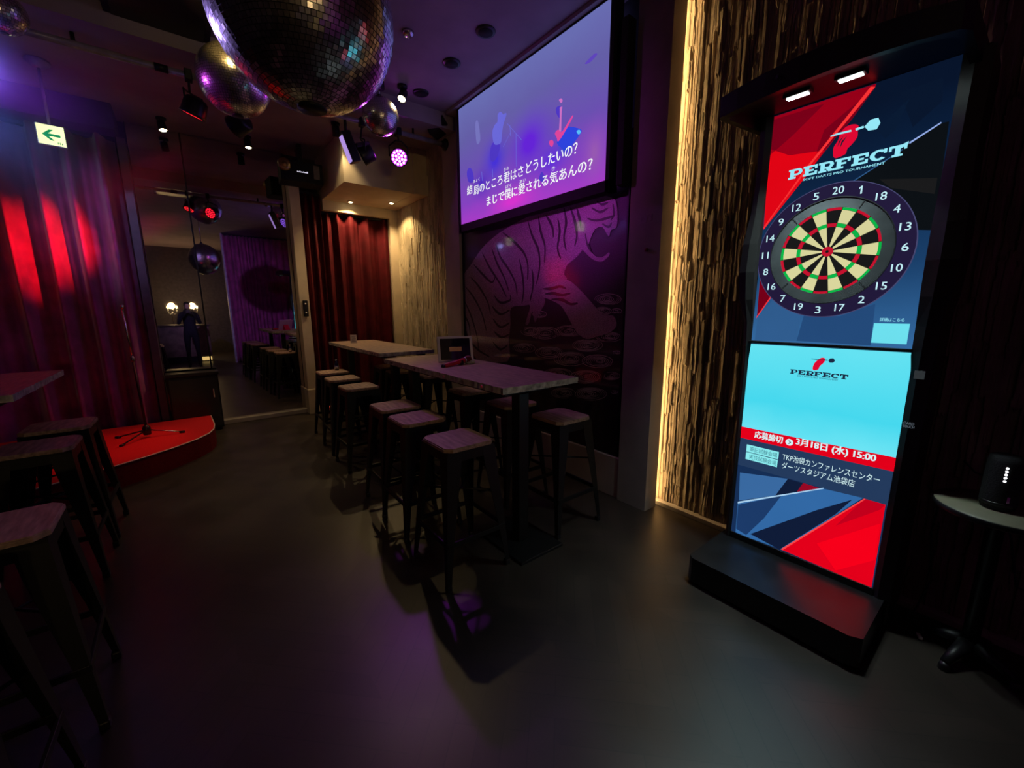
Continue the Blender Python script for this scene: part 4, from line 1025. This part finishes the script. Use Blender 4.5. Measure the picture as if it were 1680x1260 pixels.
LART = [glow('low_navy', lin((22, 46, 84)), 1), picture('low_cyan', [(0, (118, 232, 246)), (.4, (70, 216, 238)), (1, (100, 226, 242))], 1, .75, 1.29, 1.0, .2), glow('low_red', lin((228, 0, 26)), 1), glow('low_slate', lin((36, 58, 92)), 1), glow('low_blue', lin((58, 106, 162)), 1), glow('low_dark', lin((16, 28, 56)), 1), glow('low_dim_red', lin((150, 8, 36)), 1), glow('low_mid', lin((50, 104, 164)), 1), glow('low_line', lin((170, 210, 240)), 1), glow('low_shadow', lin((28, 58, 104)), 1), glow('low_red2', lin((196, 0, 28)), 1), glow('low_red3', lin((250, 0, 26)), 1), glow('low_red_edge', lin((255, 70, 70)), 1)]
los = dplace(lo.build('lower_screen', LART, dm))
lg = MB()
logo(lg, c7d, .0026, [(450, 160), (455, 140), (470, 122), (492, 108), (510, 112), (505, 130), (485, 148), (476, 165), (455, 168)],
     [[(444, 112), (522, 118), (522, 122), (444, 114)], [(526, 122), (534, 111), (550, 110), (558, 122), (549, 132), (533, 132)]], [])
dplace(lg.build('logo', [MATS['hand_red'], glow('ink_navy', lin((28, 40, 66)), 1), MATS['low_cyan']], los))
wd = MB(); a, b = c7d(340, 186), c7d(622, 211)
slab_word(wd, 'PERFECT', a[0], (a[1] + b[1]) / 2, b[0] - a[0], .0225, .0026)
dplace(wd.build('title_lettering', MATS['ink_navy'], los))
a, b = c7d(375, 200), c7d(572, 217)
dplace(lettering([('SOFT DARTS PRO TOURNAMENT', b[0] - a[0], .008, a[0], (a[1] + b[1]) / 2, .0026, dict(bold=.02))], los, glow('ink_teal', lin((50, 110, 130)), 1), 'small_lettering'))
it = []
def lf(text, s, e_, h, bold): a, b = c7d(*s), c7d(*e_); it.append((text, b[0] - a[0], h, a[0], (a[1] + b[1]) / 2, .0030, dict(bold=bold)))
lf('応募締切', (170, 494), (304, 520), .040, .035)
lf('3月18日 (水) 15:00', (368, 536), (750, 613), .047, .035)
lf('TKP池袋カンファレンスセンター', (303, 606), (772, 704), .036, .006)
lf('ダーツスタジアム池袋店', (300, 640), (650, 729), .036, .006)
glow('notice_white', lin((214, 246, 252)), 1)
for q in it: dplace(lettering([q], los, MATS['notice_white'], 'notice_lettering'))
ic = MB(); a = c7d(338, 514)
ic.prism([(a[0] + .0175 * math.cos(t * .2), a[1] + .0175 * math.sin(t * .2)) for t in range(31)], .0026, .003, 0)
ic.prism([(a[0] - .006, a[1] + .009), (a[0] - .001, a[1] + .009), (a[0] + .008, a[1]), (a[0] - .001, a[1] - .009), (a[0] - .006, a[1] - .009), (a[0] + .002, a[1])], .0031, .0034, 1)
dplace(ic.build('arrow_icon', [MATS['notice_white'], MATS['ink_navy']], los))
tb = MB()
for y0, y1 in (((137, 532), (290, 598)), ((133, 570), (284, 636))):
    a, b = c7d(*y0), c7d(*y1); tb.box(a[0] - .004, b[0] - .006, b[1], b[1] + .041, .0018, .0022)
dplace(tb.build('caption_box', glow('caption_cyan', lin((140, 236, 240)), 1), los))
it = []
for txt, s, e_ in (('筆記試験会場', (146, 562), (278, 594)), ('実技試験会場', (143, 600), (274, 632))):
    a, b = c7d(*s), c7d(*e_); it.append((txt, b[0] - a[0], .026, a[0], b[1] + .006, .0026, dict(bold=.0)))
dplace(lettering(it, los, glow('caption_ink', lin((60, 120, 135)), 1), 'caption_lettering'))
a = dp(1487, 697)
dplace(lettering([('CARD', .034, .011, .3235, a[1] + .006, .019, dict(bold=.02)), ('TOUCH', .036, .011, .323, a[1] - .008, .019, dict(bold=.02))], dm, glow('card_grey', lin((112, 124, 136)), .6), 'card_lettering'))
a = dp(1494, 612)
dplace(MB().box(.330, .362, a[1] - .02, a[1] + .014, .0135, .0195).build('blank_sticker', mat('grey_sticker', (.30, .31, .33), .6), dm))

# ------------------------------------------------------------------ round table, portable speaker, cables
e = empty('round_table', (2.44, -.01, 0), 'small round pedestal table with dull pale top against the slate', 'table')
MB().lathe([(.176, .668), (.184, .672), (.186, .692), (.181, .698)], 56).build('tabletop', mat('pale_laminate', (.20, .19, .13), .35, var=.2, scale=5), e)
MB().lathe([(.1865, .673), (.1885, .675), (.1885, .692), (.1865, .694)], 56).build('edge_band', BLACK, e)
MB().lathe([(.026, .06), (.026, .64), (.07, .652), (.07, .667)], 24).build('pedestal', BLACK, e)
for k in range(4):
    a = math.radians(160 + 90 * k); c, s = math.cos(a), math.sin(a)
    l = MB().tube([(c * .02, s * .02, .085), (c * .09, s * .09, .062), (c * .150, s * .150, .035)], [.028, .022, .016], 12).build('leg', BLACK, e)
    MB().lathe([(.016, 0), (.019, .004), (.018, .022), (.013, .035)], 14, mx=T(c * .148, s * .148, 0)).build('rubber_foot', BLACKP, l)
e = empty('portable_speaker', (2.43, .000, .6985), 'black cylindrical portable speaker with a row of lit dots on the round table', 'speaker')
MB().lathe([(.040, 0), (.047, .006), (.051, .03), (.051, .19), (.046, .212), (.033, .218)], 36).build('body', mat('speaker_cloth', (.010, .010, .013), .8, scale=200, bump=.3), e)
MB().lathe([(.0515, .02), (.0522, .024), (.0522, .030), (.0515, .034)], 36).build('lower_band', BLACKP, e)
a0 = math.pi + .12
dm_ = MB()
for k in range(5):
    dm_.lathe([(.0042, 0), (.003, .0012)], 10, mx=T(.051 * math.cos(a0), .051 * math.sin(a0), .125 + .013 * k, rz=a0) @ Matrix.Rotation(math.pi / 2, 4, 'Y'))
dm_.build('battery_dot', glow('dot_white', (.9, .92, 1.0), 5), e)
MB().box(-.004, .004, -.055, -.050, .04, .065, mx=T(rz=-1.1)).build('port_cover', CHROME, e)
o = MB().tube([(2.50, .20, .70), (2.55, .16, .62), (2.60, .17, .45), (2.60, .14, .22), (2.56, .17, .06), (2.52, .165, .02), (2.48, .146, .008), (2.462, .139, .008)], .004, 8).build('power_cable', BLACKP)
tag(o, 'black cable dropping behind the dart machine to the floor', 'cable')
e = empty('cable_plug', (2.446, .131, 0), 'small bright white plug lying on the floor beside the dart machine base', 'plug', rz=math.radians(205))
MB().box(-.022, .012, -.007, .007, .001, .013, .002).build('shell', WHITEP, e)
MB().box(-.036, -.022, -.005, .005, .004, .010).build('tip', CHROME, e)
o = MB().tube([(2.67, .12, .80), (2.66, .08, .76), (2.67, .02, .74), (2.66, -.02, .62), (2.65, -.06, .50), (2.66, -.10, .30), (2.65, -.2, .28), (2.67, -.35, .36)], .004, 8).build('speaker_cable', BLACKP)
tag(o, 'thin black cable looped on the slate behind the round table', 'cable')

# ------------------------------------------------------------------ the room behind the camera, seen in the mirror
curtain('violet lit velvet curtain behind the camera, seen in the mirror', 1.07, 2.70, -1.02, 0.02, 3.48, .11, .04, 6, VELVETV)
struct('wall_partition', MB().box(1.09, 2.71, -1.20, -1.10, 0, CEIL_Z), DARKWALL)
tag(MB().box(1.03, 1.07, -1.20, -1.0, 0, CEIL_Z - .002).build('trim_7', mat('grey_edge', (.45, .42, .46), .6)), kind='structure')
e = empty('bar_counter', (-.35, -2.15, 0), 'brown wooden bar counter with lit foot step, seen in the mirror', 'bar')
MB().box(-.95, .90, -.30, .24, .16, 1.02, .006).build('body', mat('bar_wood', (.22, .15, .09), .5, var=.4, scale=7), e)
MB().box(-1.0, .95, -.34, .30, 1.02, 1.06, .008).build('counter_top', mat('bar_top', (.10, .08, .06), .2, coat=.5), e)
MB().box(-.93, .88, -.28, .20, .0, .16).build('kick_panel', MATT, e)
MB().box(.55, .88, .202, .215, .03, .13).build('step_light', glow('step_gold', (1.0, .68, .22), 1.2), e)
for x, lab in ((-.36, 'seen in the mirror, nearer the plum curtain'), (.15, 'seen in the mirror, nearer the mirror seam')):
    e = empty('candelabra', (x, -3.95, 0), 'bright candelabra lamp, ' + lab, 'lamp', 'candelabra lamps')
    MB().lathe([(.13, 0), (.13, .015), (.02, .04), (.018, 1.35), (.03, 1.38), (.012, 1.42)], 20).build('stand', CHROME, e)
    for k in range(5):
        a = 2 * math.pi * k / 5; c, sn = math.cos(a), math.sin(a)
        MB().tube([(0, 0, 1.38), (c * .06, sn * .06, 1.34), (c * .12, sn * .12, 1.40), (c * .12, sn * .12, 1.52)], .008, 8).build('arm', CHROME, e)
        MB().lathe([(.010, 0), (.022, .025), (.018, .055), (.004, .09)], 12, mx=T(c * .12, sn * .12, 1.52)).build('bulb', glow('candle_bulb', (1, .74, .30), 25), e)
    lamp('candle_light', 'POINT', (0, .2, 1.60), 25, (1, .66, .28), e, size=.08)

def skin_body(chains, parent, name, m, levels=2):
    """grow one continuous surface over connected joints: (joints {name: (pos, radius)}, bones, root)"""
    joints, bones, root = chains
    names = list(joints); me = D.meshes.new(name)
    me.from_pydata([joints[n][0] for n in names], [(names.index(a), names.index(b)) for a, b in bones], [])
    o = D.objects.new(name, me); COL.objects.link(o)
    o.modifiers.new('skin', 'SKIN'); sd = o.modifiers.new('sub', 'SUBSURF'); sd.levels = sd.render_levels = levels
    for i, n in enumerate(names):
        r = joints[n][1]; me.skin_vertices[0].data[i].radius = r if isinstance(r, tuple) else (r, r)
        me.skin_vertices[0].data[i].use_root = n == root
    bpy.context.view_layer.update()
    nm = D.meshes.new_from_object(o.evaluated_get(bpy.context.evaluated_depsgraph_get()))
    D.objects.remove(o); D.meshes.remove(me)
    nm.materials.clear(); nm.materials.append(m)
    for p in nm.polygons: p.use_smooth = True
    q = D.objects.new(name, nm); COL.objects.link(q); q.parent = parent
    return q
pe = empty('person', (0.02, -.42, 0), 'person in dark clothes holding up a phone, seen only in the mirror', 'person')
SKIN = mat('skin', (.45, .28, .20), .55, var=.08)
J = {'pelvis': ((0, 0, .93), (.15, .11)), 'waist': ((0, 0, 1.06), (.125, .095)), 'chest': ((0, 0, 1.26), (.15, .105)), 'neckbase': ((0, .0, 1.40), (.075, .07)), 'neck': ((0, .01, 1.46), (.048, .05)), 'jaw': ((0, .035, 1.515), (.062, .07)), 'skull': ((0, .02, 1.585), (.074, .09)), 'crown': ((0, .01, 1.645), (.05, .062))}
B = [('pelvis', 'waist'), ('waist', 'chest'), ('chest', 'neckbase'), ('neckbase', 'neck'), ('neck', 'jaw'), ('jaw', 'skull'), ('skull', 'crown')]
for s_, n in ((-1, 'l'), (1, 'r')):
    J.update({n + 'sho': ((s_ * .165, 0, 1.36), .055), n + 'elb': ((s_ * .22, .10, 1.12), .04), n + 'wri': ((s_ * .085, .30, 1.40), .027), n + 'palm': ((s_ * .070, .335, 1.455), (.018, .032)),
              n + 'hip': ((s_ * .09, 0, .86), .085), n + 'kne': ((s_ * .10, .015, .48), .055), n + 'ank': ((s_ * .105, -.01, .09), .036), n + 'toe': ((s_ * .115, .12, .035), (.034, .03))})
    B += [('neckbase', n + 'sho'), (n + 'sho', n + 'elb'), (n + 'elb', n + 'wri'), (n + 'wri', n + 'palm'), ('pelvis', n + 'hip'), (n + 'hip', n + 'kne'), (n + 'kne', n + 'ank'), (n + 'ank', n + 'toe')]
    for k in range(4):
        f0 = (s_ * (.074 - .004 * k), .345 + .004 * k, 1.475 - .018 * k + .018); ln = (.04, .046, .043, .034)[k]
        J['%sf%da' % (n, k)] = ((s_ * (.066), .352, 1.492 - .017 * k), .0085)
        J['%sf%db' % (n, k)] = ((s_ * (.066 - ln * .7), .375, 1.494 - .017 * k), .0075)
        B += [(n + 'palm', '%sf%da' % (n, k)), ('%sf%da' % (n, k), '%sf%db' % (n, k))]
    J[n + 'tha'] = ((s_ * .060, .325, 1.462), .010); J[n + 'thb'] = ((s_ * .036, .335, 1.462), .008)
    B += [(n + 'palm', n + 'tha'), (n + 'tha', n + 'thb')]
body = skin_body((J, B, 'pelvis'), pe, 'body', mat('dark_clothes', (.012, .012, .016), .85))
fm = MB()
for x in (-.027, .027):
    bm = bmesh.new(); bmesh.ops.create_uvsphere(bm, u_segments=12, v_segments=8, radius=.011)
    fm.bm(bm, sm=True, mx=T(x, .098, 1.575))
fm.build('eye', mat('eye_dark', (.05, .04, .04), .2), pe)
bm = bmesh.new(); bmesh.ops.create_uvsphere(bm, u_segments=28, v_segments=18, radius=1)
for v in bm.verts: v.co = Vector((v.co.x * .077, v.co.y * .088 + .005, v.co.z * .095 + 1.590))
bm2 = [f for f in bm.faces if f.calc_center_median().z < 1.60 and f.calc_center_median().y > .03]
bmesh.ops.delete(bm, geom=bm2, context='FACES')
MB().bm(bm, sm=True).build('hair', mat('black_hair', (.008, .007, .007), .5, bump=.3, scale=60, stretch=(1, 1, .1)), pe)
bm = bmesh.new(); bmesh.ops.create_uvsphere(bm, u_segments=16, v_segments=12, radius=1)
MB().bm(bm, sm=True, mx=T(0, .070, 1.555) @ Matrix.Diagonal((.052, .052, .068, 1))).build('face', SKIN, pe)
MB().prism([(-.012, 0), (.012, 0), (0, .035)], 0, .022, mx=T(0, .112, 1.535, rx=math.pi / 2) @ T(0, 0, -.02)).build('nose', SKIN, pe)
MB().box(-.018, .018, .108, .118, 1.517, 1.523, .002).build('mouth', mat('lips', (.30, .12, .11), .5), pe)
e = empty('phone', (0.02, -.062, 1.462), 'black phone held up in both hands, seen only in the mirror', 'phone')
MB().box(-.036, .036, -.004, .004, -.062, .010, .003).build('case', BLACKP, e)
MB().lathe([(.007, 0), (.007, .002)], 14, mx=T(-.02, .004, .0, rx=-math.pi / 2)).build('lens', CHROME, e)

# ------------------------------------------------------------------ thin stage haze around the blue light
hz = MB().box(-2.5, .22, 3.4, 6.0, 1.15, 3.245).build('haze', BLACK)
vm_ = D.materials.new('stage_haze'); vm_.use_nodes = True; nt = vm_.node_tree; nt.nodes.remove(nt.nodes['Principled BSDF'])
vs_ = nt.nodes.new('ShaderNodeVolumeScatter'); vs_.inputs['Anisotropy'].default_value = .2; vs_.inputs['Color'].default_value = (.38, .46, 1.0, 1)  # blue of the light is partly put into the scatter colour
tc = nt.nodes.new('ShaderNodeTexCoord'); mp = nt.nodes.new('ShaderNodeMapping'); gr = nt.nodes.new('ShaderNodeTexGradient'); gr.gradient_type = 'QUADRATIC_SPHERE'
mp.inputs['Scale'].default_value = (1 / 1.5, 1 / 1.5, 1 / 1.6); mp.inputs['Location'].default_value = (1.25 / 1.5, -4.75 / 1.5, -2.75 / 1.6)
nt.links.new(tc.outputs['Object'], mp.inputs[0]); nt.links.new(mp.outputs[0], gr.inputs[0])
ml = nt.nodes.new('ShaderNodeMath'); ml.operation = 'MULTIPLY'; ml.inputs[1].default_value = 1.35; nt.links.new(gr.outputs['Fac'], ml.inputs[0]); nt.links.new(ml.outputs[0], vs_.inputs['Density'])
nt.links.new(vs_.outputs[0], nt.nodes['Material Output'].inputs['Volume'])
hz.data.materials.clear(); hz.data.materials.append(vm_)
tag(hz, 'thin stage haze, tinted blue like the light it catches, beside the exit sign', 'haze', kind='stuff')
par_light((-1.22, PY, 3.0), (-.50, 6.15, 2.42), (.20, .26, 1.0), 170, 'second blue stage light beyond the picture edge, its beam showing in the haze', 8, 44, blend=1.0)
